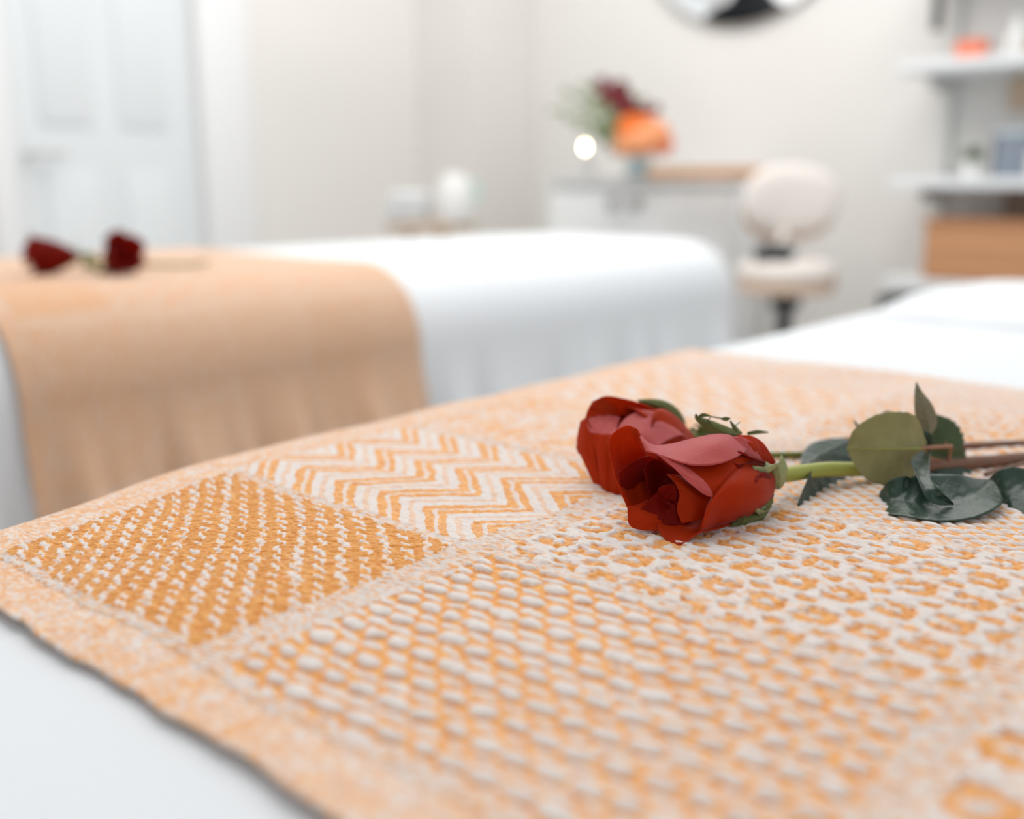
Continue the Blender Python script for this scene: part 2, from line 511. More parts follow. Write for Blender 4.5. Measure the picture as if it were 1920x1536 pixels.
pl = pillow(1.21, 1.70, -0.19, 0.50, TZ - 0.004, 0.032)
tag(pl, 'flat white pillow at the head end of the near massage table', 'pillow')

# ------------------------------------------------------------------ woven throws
def hash2(i, j):
    v = np.sin(i * 127.1 + j * 311.7) * 43758.5453
    return v - np.floor(v)

def vnoise(x, y):
    xi = np.floor(x); yi = np.floor(y); fx = x - xi; fy = y - yi
    fx = fx * fx * (3 - 2 * fx); fy = fy * fy * (3 - 2 * fy)
    return ((hash2(xi, yi) * (1 - fx) + hash2(xi + 1, yi) * fx) * (1 - fy) + (hash2(xi, yi + 1) * (1 - fx) + hash2(xi + 1, yi + 1) * fx) * fy)

def weave(X, Y):
    """X, Y in metres on the cloth (bed axes) -> yarn (0 orange .. 1 cream), height in metres"""
    mm = 1000.0
    x = X * mm; y = Y * mm
    # hand-woven irregularity
    jx = (vnoise(x / 9, y / 9 + 40) - .5) * 1.6 + (vnoise(x / 40 + 9, y / 40) - .5) * 4
    jy = (vnoise(x / 9 + 70, y / 9) - .5) * 1.6 + (vnoise(x / 40, y / 40 + 5) - .5) * 4
    jx = jx + (vnoise(x / 3.2 + 11, y / 3.8) - .5) * 1.5 + (vnoise(x / 60, y / 60 + 31) - .5) * 5
    jy = jy + (vnoise(x / 3.2, y / 3.8 + 21) - .5) * 1.9 + (vnoise(x / 60 + 17, y / 60) - .5) * 5
    xx = x + jx; yy = y + jy
    def sm(d, w): return np.clip(d / w + 0.5, 0, 1)
    # strands: cream floats run along Y, orange is nubby
    strand = np.sqrt(np.abs(np.cos(math.pi * (xx + .8 * vnoise(x / 5, y / 14)) / 2.3))) * 0.42 + .12 * vnoise(x / .9, y / 3.0)
    nub = vnoise(x / 1.7, y / 2.2) * 0.8 + vnoise(x / .9 + 3, y / 1.2) * .35
    # plain ground: fine mix with tiny cream and orange stitches
    cell = vnoise(xx / 1.35, yy / 2.1)
    ground_m = np.clip((cell - 0.42) * 3.0, 0, 1) * 0.55 + 0.28 + (vnoise(x / 16, y / 9 + 3) - .5) * 0.30
    ground_h = 0.10 + 0.28 * nub + strand * .6
    rib = np.abs(np.cos(math.pi * (xx + .35 * yy) / 2.5))
    seam_m = np.clip(rib * 1.1 + (vnoise(xx / 1.5, yy / 2.6) - 0.42) * 2.6, 0, 1) * 0.86 + 0.08
    seam_h = 0.2 + rib * .8 + strand * .5 + 0.4 * nub
    m = ground_m.copy(); h = ground_h.copy()
    cols = [(168, 299), (306, 438), (447, 578), (587, 718), (726, 832)]
    rows = [(288, 467), (84, 270), (-118, 68), (-320, -132)]
    inside = (xx > 163) & (yy < 476)
    m = np.where(inside & (yy < 470), seam_m, m); h = np.where(inside & (yy < 470), seam_h, h)

    def lens(dx, dy, hx, hy):
        """raised float: 1 at its centre, 0 at its edge"""
        return np.clip(1 - (dx / hx) ** 2 - (np.abs(dy) / hy) ** 2.4, -1, 1)
    def lat(a, b, px, py, ox, oy):
        """nearest offsets to a rectangular lattice"""
        u = (a - ox) / px; v = (b - oy) / py
        i = np.round(u); j = np.round(v)
        return (u - i) * px, (v - j) * py, i, j

    def P_dots(px, py, sx, sy):
        def f(a, b):
            dx, dy, i, j = lat(a, b, px, py, 176, 262)
            r1 = hash2(i, j) * .3 + .85
            L1 = lens(dx, dy, sx * r1, sy * r1)
            dx2, dy2, i2, j2 = lat(a, b, px, py, 176 + px / 2, 262 + py / 2)
            r2 = hash2(i2 + 9, j2) * .35 + .75
            L2 = lens(dx2, dy2, sx * .62 * r2, sy * 1.05 * r2)
            mm_ = np.maximum(sm(L1, .18), sm(L2, .22))
            hh = 0.45 + 0.75 * nub
            hh = np.maximum(hh, np.where(L1 > 0, 0.60 + 1.30 * np.clip(L1, 0, 1) ** .34 + strand * .9, 0))
            hh = np.maximum(hh, np.where(L2 > 0, 0.45 + 0.85 * np.clip(L2, 0, 1) ** .36 + strand * .9, 0))
            # the ground sinks next to a float, on its near side
            sink = np.exp(-((dx + sx * 1.05) / 1.0) ** 2) * np.exp(-(dy / (sy * .8)) ** 2)
            hh = hh - 0.85 * sink * (mm_ < .5)
            return mm_, hh
        return f
    def P_flowers(px, py, ox, oy, k=1.0):
        def f(a, b):
            dx, dy, i, j = lat(a, b, px, py, ox, oy)
            r = np.sqrt((dx / 6.6) ** 2 + (dy / 7.2) ** 2) * k
            ring = np.clip(1 - np.abs(r - 0.72) / 0.34, -1, 1)
            sg = np.where(hash2(i + 2, j) > .42, 1, -1)
            gap = np.clip(1.15 - np.sqrt(((dx + 5 * (hash2(i, j) - .5)) / 2.2) ** 2 + ((dy * sg - 4.8) / 3.2) ** 2), 0, 1) * (.5 + hash2(i, j + 7))
            ring = ring - gap * 1.6 + (vnoise(a / 2.2 + 5, b / 2.8) - .5) * .9
            dx2, dy2, i2, j2 = lat(a, b, px, py, ox + px / 2, oy + py / 2)
            dot = lens(dx2, dy2, 2.6 * (.8 + .4 * hash2(i2, j2)), 4.2)
            dx3, dy3, i3, j3 = lat(a, b, px / 2, py / 2, ox + px / 4, oy + py / 4)
            tiny = lens(dx3, dy3, 1.0, 2.0) - .1
            O = np.maximum(np.maximum(sm(ring, .4), sm(dot, .4)), sm(tiny, .4))
            cream_h = 0.95 + strand * 1.9 + .35 * nub
            kn = np.clip(np.maximum(ring, dot), 0, 1)
            or_h = 0.05 + 1.5 * nub + 0.75 * kn
            pit = np.exp(-((np.maximum(ring, dot) - .02) / .16) ** 2) * .7      # the stitch sinks where the yarns change
            speck = np.clip((vnoise(a / 1.8, b / 3.4 + 9) - .70) * 4, 0, .6)
            return (1 - O) * (1 - speck), cream_h * (1 - O) + or_h * O - pit
        return f
    def P_diamond(px, py, ox, oy):
        def f(a, b):
            dx, dy, i, j = lat(a, b, px, py, ox, oy)
            q = np.abs(dx) / (px / 2) + np.abs(dy) / (py / 2)
            one = (dx * dy < 0)
            bead = np.cos(2 * math.pi * dx / 2.4)
            line = 1 - np.abs(q - 1) / 0.07
            L = np.clip(line + bead * .55 - np.where(one, .3, 1.2) + (vnoise(a / 2 + 7, b / 2) - .5) * 1.2, -1, 1)
            # cream floats in wavy rows
            def row(ax_, by_, wx, wy):
                a1, b1, i1, j1 = lat(a, b, px / 2, py / 2, ax_, by_)
                a1 = a1 - 0.22 * b1 + .6 * np.sin(b1 * .9)
                k = hash2(i1 + 3, j1 + 5)
                return lens(a1, b1, wx * (.8 + .4 * k), wy * (.75 + .5 * k))
            D = np.maximum(row(ox, oy, 1.25, 6.0), row(ox + px / 4, oy + py / 4, 1.0, 4.6))
            D = D + (vnoise(a / 1.6 + 2, b / 3.5) - .5) * .35
            C = np.maximum(sm(L, .6) * .85, sm(D, .4))
            tw = np.abs(np.cos(math.pi * ((a * .76 + b * .65) / 2.7 + 1.1 * vnoise(a / 4, b / 4))))      # orange yarns lie across
            orange_h = -0.2 + .8 * nub + 1.6 * np.sqrt(tw)
            return C * .95, orange_h * (1 - C) + C * (0.95 + strand * .8 + .75 * np.sqrt(np.clip(D, 0, 1)))
        return f
    def P_zig(ox, oy, half, slope, per):
        def f(a, b):
            d_ = np.abs(((a - ox + half) % (2 * half)) - half)
            ph = ((b + slope * d_ - oy) / per) % 1.0
            # white, thin peach, white | orange, thin white, orange
            w = np.where(ph < .2, 1, np.where(ph < .33, .55, np.where(ph < .53, 1, np.where(ph < .70, 0, np.where(ph < .80, .85, 0)))))
            edge = np.abs(np.cos(math.pi * ph * 6))
            return w + (vnoise(a / 1.5, b / 1.5) - .5) * .25, 0.5 + (1 - w) * (.75 * nub + .35) + w * (.35 + strand) + .22 * edge
        return f
    def P_bars(px, py, ox=0, oy=0):
        def f(a, b):
            j = np.floor((a - ox) / px)
            dx = ((a - ox) / px - j - .5) * px
            v = (b - oy) / py + .5 * (j % 2)
            dy = (v - np.round(v)) * py
            L = lens(dx, dy, px * .42, py * .40)
            C = sm(L, .25)
            return C, (1 - C) * (.3 + .9 * nub) + C * (.7 + .9 * np.sqrt(np.clip(L, 0, 1)) + strand * .6)
        return f
    def P_fine(bias):
        def f(a, b):
            q = vnoise(a / 2.0, b / 3.0) * .6 + vnoise(a / 9, b / 5) * .4
            mk = np.clip((q - bias) * 2.4 + .5, 0, 1)
            st = np.abs(np.cos(math.pi * a / 2.4))
            return mk * .8 + .12, .3 + .5 * nub + st * .25
        return f
    layout = [[P_diamond(24, 31, 183, 300), P_dots(13.7, 12.2, 3.1, 5.4), P_flowers(32, 27, 186, 30, .72), P_zig(200, 0, 26, 1.15, 33.7)],
              [P_zig(330, 308, 27.5, 1.12, 33.7), P_flowers(24.6, 19.6, 330, 102), P_zig(330, 20, 27.5, 1.12, 33.7), P_dots(13.7, 12.2, 3.3, 4.6)],
              [P_fine(.50), P_bars(4.6, 12), P_flowers(24.6, 19.6, 455, 10), P_diamond(24, 31, 455, -300)],
              [P_zig(600, 300, 20, 1.3, 26), P_flowers(21, 17, 600, 110), P_dots(13.7, 12.2, 3.3, 4.6), P_fine(.5)],
              [P_bars(7, 16), P_bars(5.4, 14, 3), P_fine(.5), P_zig(740, -200, 20, 1.2, 26)]]
    for (cx0, cx1), colp in zip(cols, layout):
        for (ry0, ry1), pf in zip(rows, colp):
            sel = (xx > cx0) & (xx < cx1) & (yy > ry0) & (yy < ry1)
            if not sel.any(): continue
            ii = np.nonzero(sel)
            g = globals()
            # evaluate only inside the patch
            sub_strand, sub_nub = strand[ii], nub[ii]
            m_, h_ = pf_eval(pf, xx[ii], yy[ii], sub_strand, sub_nub)
            m[ii] = m_; h[ii] = h_
    m = m + (vnoise(x / 1.1, y / 1.1 + 20) - .5) * .16 + (vnoise(x / 30, y / 30) - .5) * .10
    return np.clip(m, 0, 1), h * 0.001

def pf_eval(pf, a, b, st, nb):
    """patch functions close over strand / nub of the whole cloth: swap in the values of the patch"""
    names = pf.__code__.co_freevars
    cells = dict(zip(names, pf.__closure__))
    old = {}
    for k, v in (('strand', st), ('nub', nb)):
        if k in cells:
            old[k] = cells[k].cell_contents
            cells[k].cell_contents = v
    try:
        return pf(a, b)
    finally:
        for k, v in old.items():
            cells[k].cell_contents = v

def blur_cols(a, k=1):
    for _ in range(k):
        a = (np.roll(a, 1, 0) + 2 * a + np.roll(a, -1, 0)) / 4
        a = (np.roll(a, 1, 1) + 2 * a + np.roll(a, -1, 1)) / 4
    return a

# near throw: fine grid where it is in focus
def near_throw():
    X0, X1 = 0.1415, 0.838
    xs = np.concatenate([np.arange(X0, 0.56, 0.00048), np.arange(0.56, X1, 0.0008)])
    # arc coordinate across the bed: flat, then over the rounded edge, then down
    ye = NY1                                  # outer face of the sheet
    R = 0.052
    yflat = ye - 0.05
    arc = R * math.pi / 2
    ys = np.concatenate([np.arange(-0.27, -0.16, 0.004), np.arange(-0.16, 0.02, 0.0007), np.arange(0.02, yflat + 0.06, 0.00048), np.arange(yflat + 0.06, yflat + arc + 0.30, 0.002)])
    Xg, Sg = np.meshgrid(xs, ys)
    m, h = weave(Xg, Sg)
    h = blur_cols(h, 1) * 1.28
    # irregular cut edges
    a = np.clip((Sg - yflat) / R, 0, math.pi / 2)
    down = np.clip(Sg - yflat - arc, 0, None)
    y = np.where(Sg < yflat, Sg, yflat + R * np.sin(a)) + down * 0.06
    z = TZ - R * (1 - np.cos(a)) - down
    # other side of the bed
    yb = -0.235 + 0.05
    ab = np.clip((yb - Sg) / R, 0, math.pi / 2)
    y = np.where(Sg < yb, yb - R * np.sin(ab), y); z = z - R * (1 - np.cos(ab))
    ny_ = np.sin(a) - np.sin(ab); nz_ = np.cos(a) * np.cos(ab)
    # soft undulation
    und = 0.0012 * (np.sin(Xg * 31 + 1.3) * np.sin(Sg * 24) + .6 * np.sin(Xg * 57 + Sg * 33)) + 0.0008
    top = smooth((yflat - Sg) / .05 + 1)
    hh = h - 0.0012 + und * .6 + 0.0005
    # lift the near hem a touch
    y = y + ny_ * hh; z = z + nz_ * hh
    k = smooth((0.36 - Xg) / 0.30) * smooth((y - 0.30) / 0.2)
    y = y - 0.055 * k
    xw = (np.sin(Sg * 210) * .0004 + np.sin(Sg * 87 + 1) * .0007 + np.sin(Sg * 31) * .0008)
    edge = np.exp(-(Xg - X0) / .03) + np.exp(-(X1 - Xg) / .03)
    Xo = Xg + xw * edge
    P = np.stack([Xo, y, z], -1)
    o = grid_mesh('throw_blanket', P, M['yarn'], mask=m)
    solid(o, 0.0016, -1)
    o.modifiers['thickness'].use_rim = True
    return o
tb = near_throw()
tag(tb, 'orange and cream patchwork woven throw lying across the near bed under the two roses', 'throw')

def far_throw():
    X0, X1 = 0.515, 1.19
    y0, y1 = 1.240, 2.060                     # a little outside the sheet
    R = 0.133
    xs = np.arange(X0, X1, 0.0016)
    top = (y1 - y0) - 2 * R
    arc = R * math.pi / 2
    drop_f, drop_b = 0.46, 0.35
    ss = np.arange(-(arc + drop_f), top + arc + drop_b, 0.0016)
    Xg, Sg = np.meshgrid(xs, ss)
    m, h = weave(Xg - X0 + 0.1415, 0.62 - np.abs((Sg - top / 2)) * 0.9)
    m = m * .65 + .22
    a = np.clip(-Sg / R, 0, math.pi / 2); b_ = np.clip((Sg - top) / R, 0, math.pi / 2)
    df = np.clip(-Sg - arc, 0, None); db = np.clip(Sg - top - arc, 0, None)
    yf = y0 + R; yb = y1 - R
    y = np.where(Sg < 0, yf - R * np.sin(a), np.where(Sg > top, yb + R * np.sin(b_), yf + Sg))
    z = FZ - R * (1 - np.cos(a)) - R * (1 - np.cos(b_)) - df - db
    q = smooth((df + db) / 0.22)
    f = (np.sin(Xg * 78 + .6) * .6 + np.sin(Xg * 41 + 2.0) * .9 + np.sin(Xg * 131 + 1) * .35 + .3 * np.sin(Xg * 19))
    env = q * (0.013 + 0.012 * np.clip(df + db, 0, .5) / .5)
    out = 0.042 * q + f * env + 0.0035
    sgn = np.where(Sg < top / 2, -1, 1)
    y = y + sgn * (out * np.where(df + db > 0, 1, np.sin(np.maximum(a, b_))) + h * .8 * np.sin(np.maximum(a, b_)))
    z = z + (h * .8 + .0005) * np.cos(np.maximum(a, b_))
    # the side hems lean a little
    Xo = Xg + (df + db) * 0.02 * np.where(Xg > (X0 + X1) / 2, 1, -.3)
    P = np.stack([Xo, y, z], -1)
    o = grid_mesh('throw_blanket', P, M['yarnfar'], mask=m)
    solid(o, 0.002, -1)
    return o
tf = far_throw()
tag(tf, 'tan and cream woven throw hanging over the side of the farther bed', 'throw')
# ------------------------------------------------------------------ roses
def catmull(A, n):
    """A: (k, ..., 3) control points along axis 0 -> n samples of an interpolating spline"""
    A = np.asarray(A, float); k = A.shape[0]
    if k == 2:
        t = np.linspace(0, 1, n).reshape(-1, *([1] * (A.ndim - 1)))
        return A[0] * (1 - t) + A[1] * t
    ext = np.concatenate([(2 * A[0] - A[1])[None], A, (2 * A[-1] - A[-2])[None]], 0)
    out = []
    for q in np.linspace(0, k - 1, n):
        i = min(int(q), k - 2); f = q - i
        p0, p1, p2, p3 = ext[i], ext[i + 1], ext[i + 2], ext[i + 3]
        out.append(0.5 * (2 * p1 + (p2 - p0) * f + (2 * p0 - 5 * p1 + 4 * p2 - p3) * f * f + (3 * p1 - p0 - 3 * p2 + p3) * f ** 3))
    return np.array(out)

def px_rows(rows, t0):
    return np.array([[list(at(1060 + x / 4.571, 720 + y / 4.571, t0 + d * 0.001)) for (x, y, d) in r] for r in rows])

def petal_px(rows, t0, parent, m='petal', th=0.0005, wav=0.0002, seed=0):
    A = px_rows(rows, t0)
    B = catmull(A, 26)
    B = np.swapaxes(catmull(np.swapaxes(B, 0, 1), 30), 0, 1)
    u = np.linspace(0, 1, 30)[None, :, None]; v = np.linspace(0, 1, 26)[:, None, None]
    B = B + wav * np.sin(u * 19 + seed) * np.sin(v * 9 + seed * 2) * np.array(list(fw))
    o = grid_mesh('petal', B, M[m], parent)
    solid(o, th, 0)
    return o

def frame_of(axis, roll_hint=Vector((0, 0, 1))):
    a = Vector(axis).normalized()
    b = roll_hint.cross(a).normalized()
    c = a.cross(b)
    return Matrix(((b.x, c.x, a.x), (b.y, c.y, a.y), (b.z, c.z, a.z)))

def petal_polar(base, rot, ang, width, r0, r1, r2, H, curl, parent, m='petal', nu=17, nv=16, tip=0.2, seed=0, z0=0.0):
    """petal of a cup: base radius r0, belly r1, rim r2 at height H, rim rolled outwards by curl"""
    P = np.zeros((nv, nu, 3))
    for iv in range(nv):
        v = iv / (nv - 1)
        for iu in range(nu):
            u = -1 + 2 * iu / (nu - 1)
            r = r0 + (r1 - r0) * math.sin(min(1, v * 1.35) * math.pi / 2)
            k = max(0, (v - .55) / .45)
            r += (r2 - r1) * k * k * (3 - 2 * k)
            roll = max(0, (v - .78) / .22) ** 2
            wv = width * (0.35 + 0.65 * math.sin(min(1, v * 1.6) * math.pi / 2)) * (1 - .25 * k * k)
            a = ang + u * wv
            hh = z0 + H * v * (1 - tip * u * u * v) - curl * roll * .55
            r += curl * roll * (1 + .3 * math.sin(u * 5 + seed)) + 0.0006 * math.sin(u * 7 + seed * 3) * v + 0.0011 * u * v
            P[iv, iu] = (r * math.cos(a), r * math.sin(a), hh)
    R = np.array(rot)
    P = P @ R.T + np.array(list(base))
    o = grid_mesh('petal', P, M[m], parent)
    solid(o, 0.0005, 0)
    return o

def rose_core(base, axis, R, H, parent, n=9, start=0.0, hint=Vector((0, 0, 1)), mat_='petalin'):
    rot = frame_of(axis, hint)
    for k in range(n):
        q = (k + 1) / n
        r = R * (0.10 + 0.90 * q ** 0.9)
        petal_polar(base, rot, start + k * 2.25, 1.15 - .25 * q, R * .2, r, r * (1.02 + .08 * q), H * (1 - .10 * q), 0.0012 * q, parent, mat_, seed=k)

def leaf(mid, side, widths, parent, m='leafdark', fold=0.25, curl=0.0, serr=0.0006, name='leaf', teeth=11, nu=64, tipcurl=0):
    """leaf blade: midrib points (world), side vector per point or one, half widths in metres"""
    A = np.array([list(p) for p in mid])
    C = catmull(A, nu)
    W = catmull(np.array(widths, float)[:, None] * np.ones((1, 3)), nu)[:, 0]
    W = np.clip(W, 0.0002, None)
    sides = np.array([list(side)] * len(mid)) if not isinstance(side, list) else np.array([list(s) for s in side])
    S = catmull(sides, nu)
    T = np.gradient(C, axis=0)
    T /= np.linalg.norm(T, axis=1)[:, None]
    S = S - (S * T).sum(1)[:, None] * T
    S /= np.linalg.norm(S, axis=1)[:, None]
    Nn = np.cross(T, S)
    cols = []
    ss = np.linspace(-1, 1, 19)
    t = np.linspace(0, 1, nu)
    saw = ((t * teeth) % 1.0)
    for s in ss:
        edge = 1 + (serr / 0.01) * (saw - .5) * (abs(s) > .99) * np.clip(W / 0.006, 0, 1)
        veins = 0.00018 * np.cos(2 * math.pi * (t * 8 - abs(s) * .8)) * (1 - abs(s))
        h = fold * W * abs(s) + curl * W * s * s + veins + (-0.0004 if abs(s) < .06 else 0)
        cols.append(C + S * (W * s * edge)[:, None] + Nn * h[:, None])
    P = np.stack(cols, 1)
    o = grid_mesh(name, P, M[m], parent)
    solid(o, 0.00035, 0)
    return o

def P_(x, y, t): return at(x, y, t)
def c2(x, y, t): return at(1060 + x / 4.571, 720 + y / 4.571, t)

# ---- the front rose
T0 = 0.455
fr_base = at(1452, 892, 0.492)
rose1 = empty('rose', at(1300, 1015, 0.447))
tag(rose1, 'open red rose in front with a thick light green stem on the orange throw', 'rose', 'roses lying on the throws')
fr_axis = (at(1238, 915, 0.440) - fr_base).normalized()
rose_core(fr_base + fr_axis * 0.004, fr_axis, 0.0140, 0.043, rose1, n=10, start=0.4)
frot = frame_of(fr_axis)
# outer ring that closes the flower on the side turned away
for k, (a, r1, r2, H, cu_) in enumerate([(0.2, .0168, .0175, .042, .001), (1.6, .0165, .017, .040, .001), (2.7, .0165, .017, .038, .001), (3.9, .016, .0165, .038, .001), (5.2, .016, .0165, .036, 0)]):
    if (frot @ Vector((math.cos(a), math.sin(a), 0))).dot(fw) > -0.05:
        petal_polar(fr_base, frot, a, 1.0, .005, r1 * .92, r2 * .9, H * .9, cu_, rose1, seed=k + 20)
fp = [
    # big petal on the right, towards the camera
    ([[(1770, 740, 32), (1795, 800, 29), (1795, 880, 28), (1775, 960, 29), (1740, 1020, 32)],
      [(1690, 708, 22), (1700, 800, 12), (1700, 900, 8), (1685, 1010, 10), (1620, 1110, 19)],
      [(1560, 678, 13), (1550, 780, 2), (1530, 900, -5), (1490, 1040, -3), (1430, 1180, 8)],
      [(1440, 725, 6), (1400, 820, -5), (1370, 930, -10), (1330, 1060, -8), (1290, 1215, 2)],
      [(1330, 860, 1), (1290, 930, -8), (1262, 1010, -13), (1235, 1100, -14), (1215, 1240, -7)],
      [(1262, 955, -1), (1228, 1020, -9), (1204, 1085, -13), (1185, 1160, -15), (1150, 1270, -11)]], 'petal'),
    # bottom petal that reaches the cloth
    ([[(880, 1090, 10), (1050, 1110, 8), (1250, 1140, 7), (1450, 1180, 14)],
      [(830, 1150, 2), (960, 1215, -3), (1120, 1235, -5), (1350, 1230, 2)],
      [(795, 1190, -2), (890, 1290, -8), (1040, 1300, -11), (1220, 1260, -6)],
      [(790, 1240, -5), (865, 1342, -11), (975, 1383, -15), (1165, 1262, -14)]], 'petal'),
    # lower left petal
    ([[(700, 1000, 8), (850, 1060, 6), (930, 1080, 5), (1000, 1120, 4)],
      [(610, 1040, 2), (690, 1130, -2), (790, 1160, -2), (900, 1170, 0)],
      [(532, 1045, 0), (545, 1200, -1), (640, 1250, -3), (840, 1260, -4)]], 'petal'),
    # tall left petal
    ([[(535, 1070, 4), (640, 1090, 9), (760, 1050, 14)],
      [(440, 830, 6), (560, 850, 15), (700, 820, 21)],
      [(385, 620, 7), (500, 640, 14), (700, 640, 20)],
      [(378, 470, 6), (500, 470, 10), (650, 510, 11)],
      [(440, 395, 5), (540, 358, 6), (625, 410, 5)]], 'petal'),
    # rim that runs from the tall petal to the folded one
    ([[(560, 362, 7), (615, 390, 5), (645, 450, 4), (700, 545, 3), (780, 600, 2)],
      [(560, 400, 9), (600, 440, 9), (630, 510, 9), (700, 600, 9), (790, 640, 8)]], 'petal'),
    # upper petal folded back over the flower
    ([[(632, 430, 5), (740, 520, 9), (900, 516, 13), (1080, 472, 15), (1270, 433, 17), (1420, 445, 19), (1560, 545, 21)],
      [(655, 495, 1), (765, 562, 3), (920, 578, 3), (1100, 545, 3), (1280, 520, 4), (1430, 530, 9), (1552, 568, 18)],
      [(690, 577, -2), (790, 602, -3), (940, 657, -6), (1100, 698, -8), (1290, 690, -6), (1430, 645, 0), (1538, 588, 12)]], 'petalrev'),
    # its lip
    ([[(850, 600, -1), (1000, 690, -5), (1120, 775, -8), (1215, 860, -11), (1262, 958, -12)],
      [(820, 605, -3), (965, 710, -7), (1085, 805, -10.5), (1200, 905, -12.8), (1258, 962, -12)],
      [(788, 603, -3), (932, 724, -7.2), (1052, 838, -11.2), (1178, 938, -13.2), (1256, 968, -11.5)]], 'petalrev'),
    # petal under it with a pointed lip
    ([[(860, 600, 4), (1100, 660, 3), (1250, 680, 2), (1400, 650, 4), (1520, 620, 11), (1665, 680, 24)],
      [(830, 612, -1), (1000, 705, -5), (1130, 785, -7), (1250, 845, -8), (1370, 820, -4), (1490, 745, 6)],
      [(788, 603, -2), (935, 722, -6), (1055, 835, -10), (1180, 935, -12), (1256, 967, -10), (1345, 885, -2)]], 'petal'),
    # dark petals at the upper right, by the calyx
    ([[(1475, 437, 22), (1600, 450, 26), (1700, 515, 30), (1800, 668, 34)],
      [(1530, 500, 20), (1620, 530, 23), (1680, 600, 27), (1770, 715, 32)],
      [(1540, 575, 19), (1610, 610, 22), (1660, 660, 25), (1740, 730, 31)]], 'petal'),
    ([[(1350, 480, 16), (1480, 450, 19), (1600, 500, 23)], [(1450, 640, 12), (1560, 620, 17), (1660, 620, 24)], [(1500, 700, 12), (1620, 690, 18), (1710, 700, 26)]], 'petalrev'),
    # inner left wall
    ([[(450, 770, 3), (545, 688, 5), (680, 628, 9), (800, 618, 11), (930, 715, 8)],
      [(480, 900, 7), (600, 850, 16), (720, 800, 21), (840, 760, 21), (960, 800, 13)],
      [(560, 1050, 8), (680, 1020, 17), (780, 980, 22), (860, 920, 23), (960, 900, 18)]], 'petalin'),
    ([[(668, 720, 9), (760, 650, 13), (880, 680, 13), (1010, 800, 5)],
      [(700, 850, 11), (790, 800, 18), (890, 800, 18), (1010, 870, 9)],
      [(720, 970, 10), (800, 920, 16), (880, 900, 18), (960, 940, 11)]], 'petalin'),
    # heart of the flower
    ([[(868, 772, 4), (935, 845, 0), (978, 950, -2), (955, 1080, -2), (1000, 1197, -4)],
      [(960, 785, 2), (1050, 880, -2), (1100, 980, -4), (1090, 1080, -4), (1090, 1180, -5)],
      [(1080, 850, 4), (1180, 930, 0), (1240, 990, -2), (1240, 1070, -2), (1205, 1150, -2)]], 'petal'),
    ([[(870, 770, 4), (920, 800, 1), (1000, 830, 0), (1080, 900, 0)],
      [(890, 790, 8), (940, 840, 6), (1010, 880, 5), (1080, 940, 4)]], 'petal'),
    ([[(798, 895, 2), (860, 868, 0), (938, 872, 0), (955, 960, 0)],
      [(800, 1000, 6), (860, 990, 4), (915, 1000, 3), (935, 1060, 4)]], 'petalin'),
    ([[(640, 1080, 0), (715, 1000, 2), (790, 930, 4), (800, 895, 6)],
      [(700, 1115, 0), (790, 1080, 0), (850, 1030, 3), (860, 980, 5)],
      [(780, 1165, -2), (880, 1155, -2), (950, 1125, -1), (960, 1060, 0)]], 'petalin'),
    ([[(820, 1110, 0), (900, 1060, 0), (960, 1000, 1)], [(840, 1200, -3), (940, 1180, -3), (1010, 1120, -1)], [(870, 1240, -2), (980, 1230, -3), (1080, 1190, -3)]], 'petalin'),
]
for i, (rows, mm_) in enumerate(fp):
    petal_px(rows, T0, rose1, mm_, seed=i)

MB().blob(tuple(c2(960, 1010, T0 + .014)), .0095, (1, 1, 1), 3, .05).build('inner_petals', M['petalin'], rose1)
# calyx and sepals of the front rose
MB().blob(tuple(fr_base + fr_axis * .001), .0065, (1, 1, 1), 3).build('calyx', M['sepal'], rose1)
def ribbon(pts, w, parent, m, name='sepal', side=None, curl=0.5):
    return leaf(pts, side or cu, w, parent, m, fold=0.2, curl=curl, serr=0, name=name, nu=40)
ribbon([c2(1830, 900, .487), c2(1842, 800, .482), c2(1815, 700, .480), c2(1770, 735, .476), c2(1690, 765, .470), c2(1620, 735, .466), c2(1612, 700, .466)], [.004, .0052, .0046, .0034, .0026, .0016, .0003], rose1, 'sepal', side=rt + cu * .4)
ribbon([c2(1780, 920, .490), c2(1760, 1040, .482), c2(1690, 1130, .474), c2(1560, 1180, .468), c2(1430, 1210, .462)], [.003, .0042, .004, .0026, .0006], rose1, 'sepald', side=cu)
ribbon([c2(1730, 1060, .476), c2(1660, 1110, .470), c2(1610, 1030, .466)], [.0025, .0018, .0003], rose1, 'sepal', side=rt)
ribbon([c2(1500, 1190, .463), c2(1530, 1160, .462), c2(1540, 1130, .461)], [.0018, .001, .0002], rose1, 'sepald', side=rt)
# leafy sepal that stands up behind the flower
ribbon([c2(1500, 440, .487), c2(1380, 420, .490), c2(1240, 350, .492), c2(1140, 300, .492), c2(1118, 258, .492)], [.0018, .0028, .0022, .0012, .0003], rose1, 'sepald', side=cu)
ribbon([c2(1135, 290, .492), c2(1180, 268, .492), c2(1245, 275, .492)], [.0004, .0009, .0002], rose1, 'sepald', side=cu)
MB().tube([c2(1260, 350, .492), c2(1220, 310, .492), c2(1250, 280, .492), c2(1340, 296, .491), c2(1415, 298, .491)], [.0004, .0004, .0004, .0004, .0002], 6).build('sepal', M['sepald'], rose1)
ribbon([c2(1330, 297, .491), c2(1375, 300, .491), c2(1415, 296, .491)], [.0003, .0009, .0002], rose1, 'sepald', side=cu)
ribbon([c2(1500, 435, .488), c2(1455, 375, .489), c2(1412, 315, .490)], [.0016, .0011, .0002], rose1, 'sepald', side=rt)
MB().tube([c2(1500, 435, .489), c2(1440, 370, .492), c2(1500, 325, .494)], [.0005, .0004, .0002], 6).build('sepal', M['sepald'], rose1)
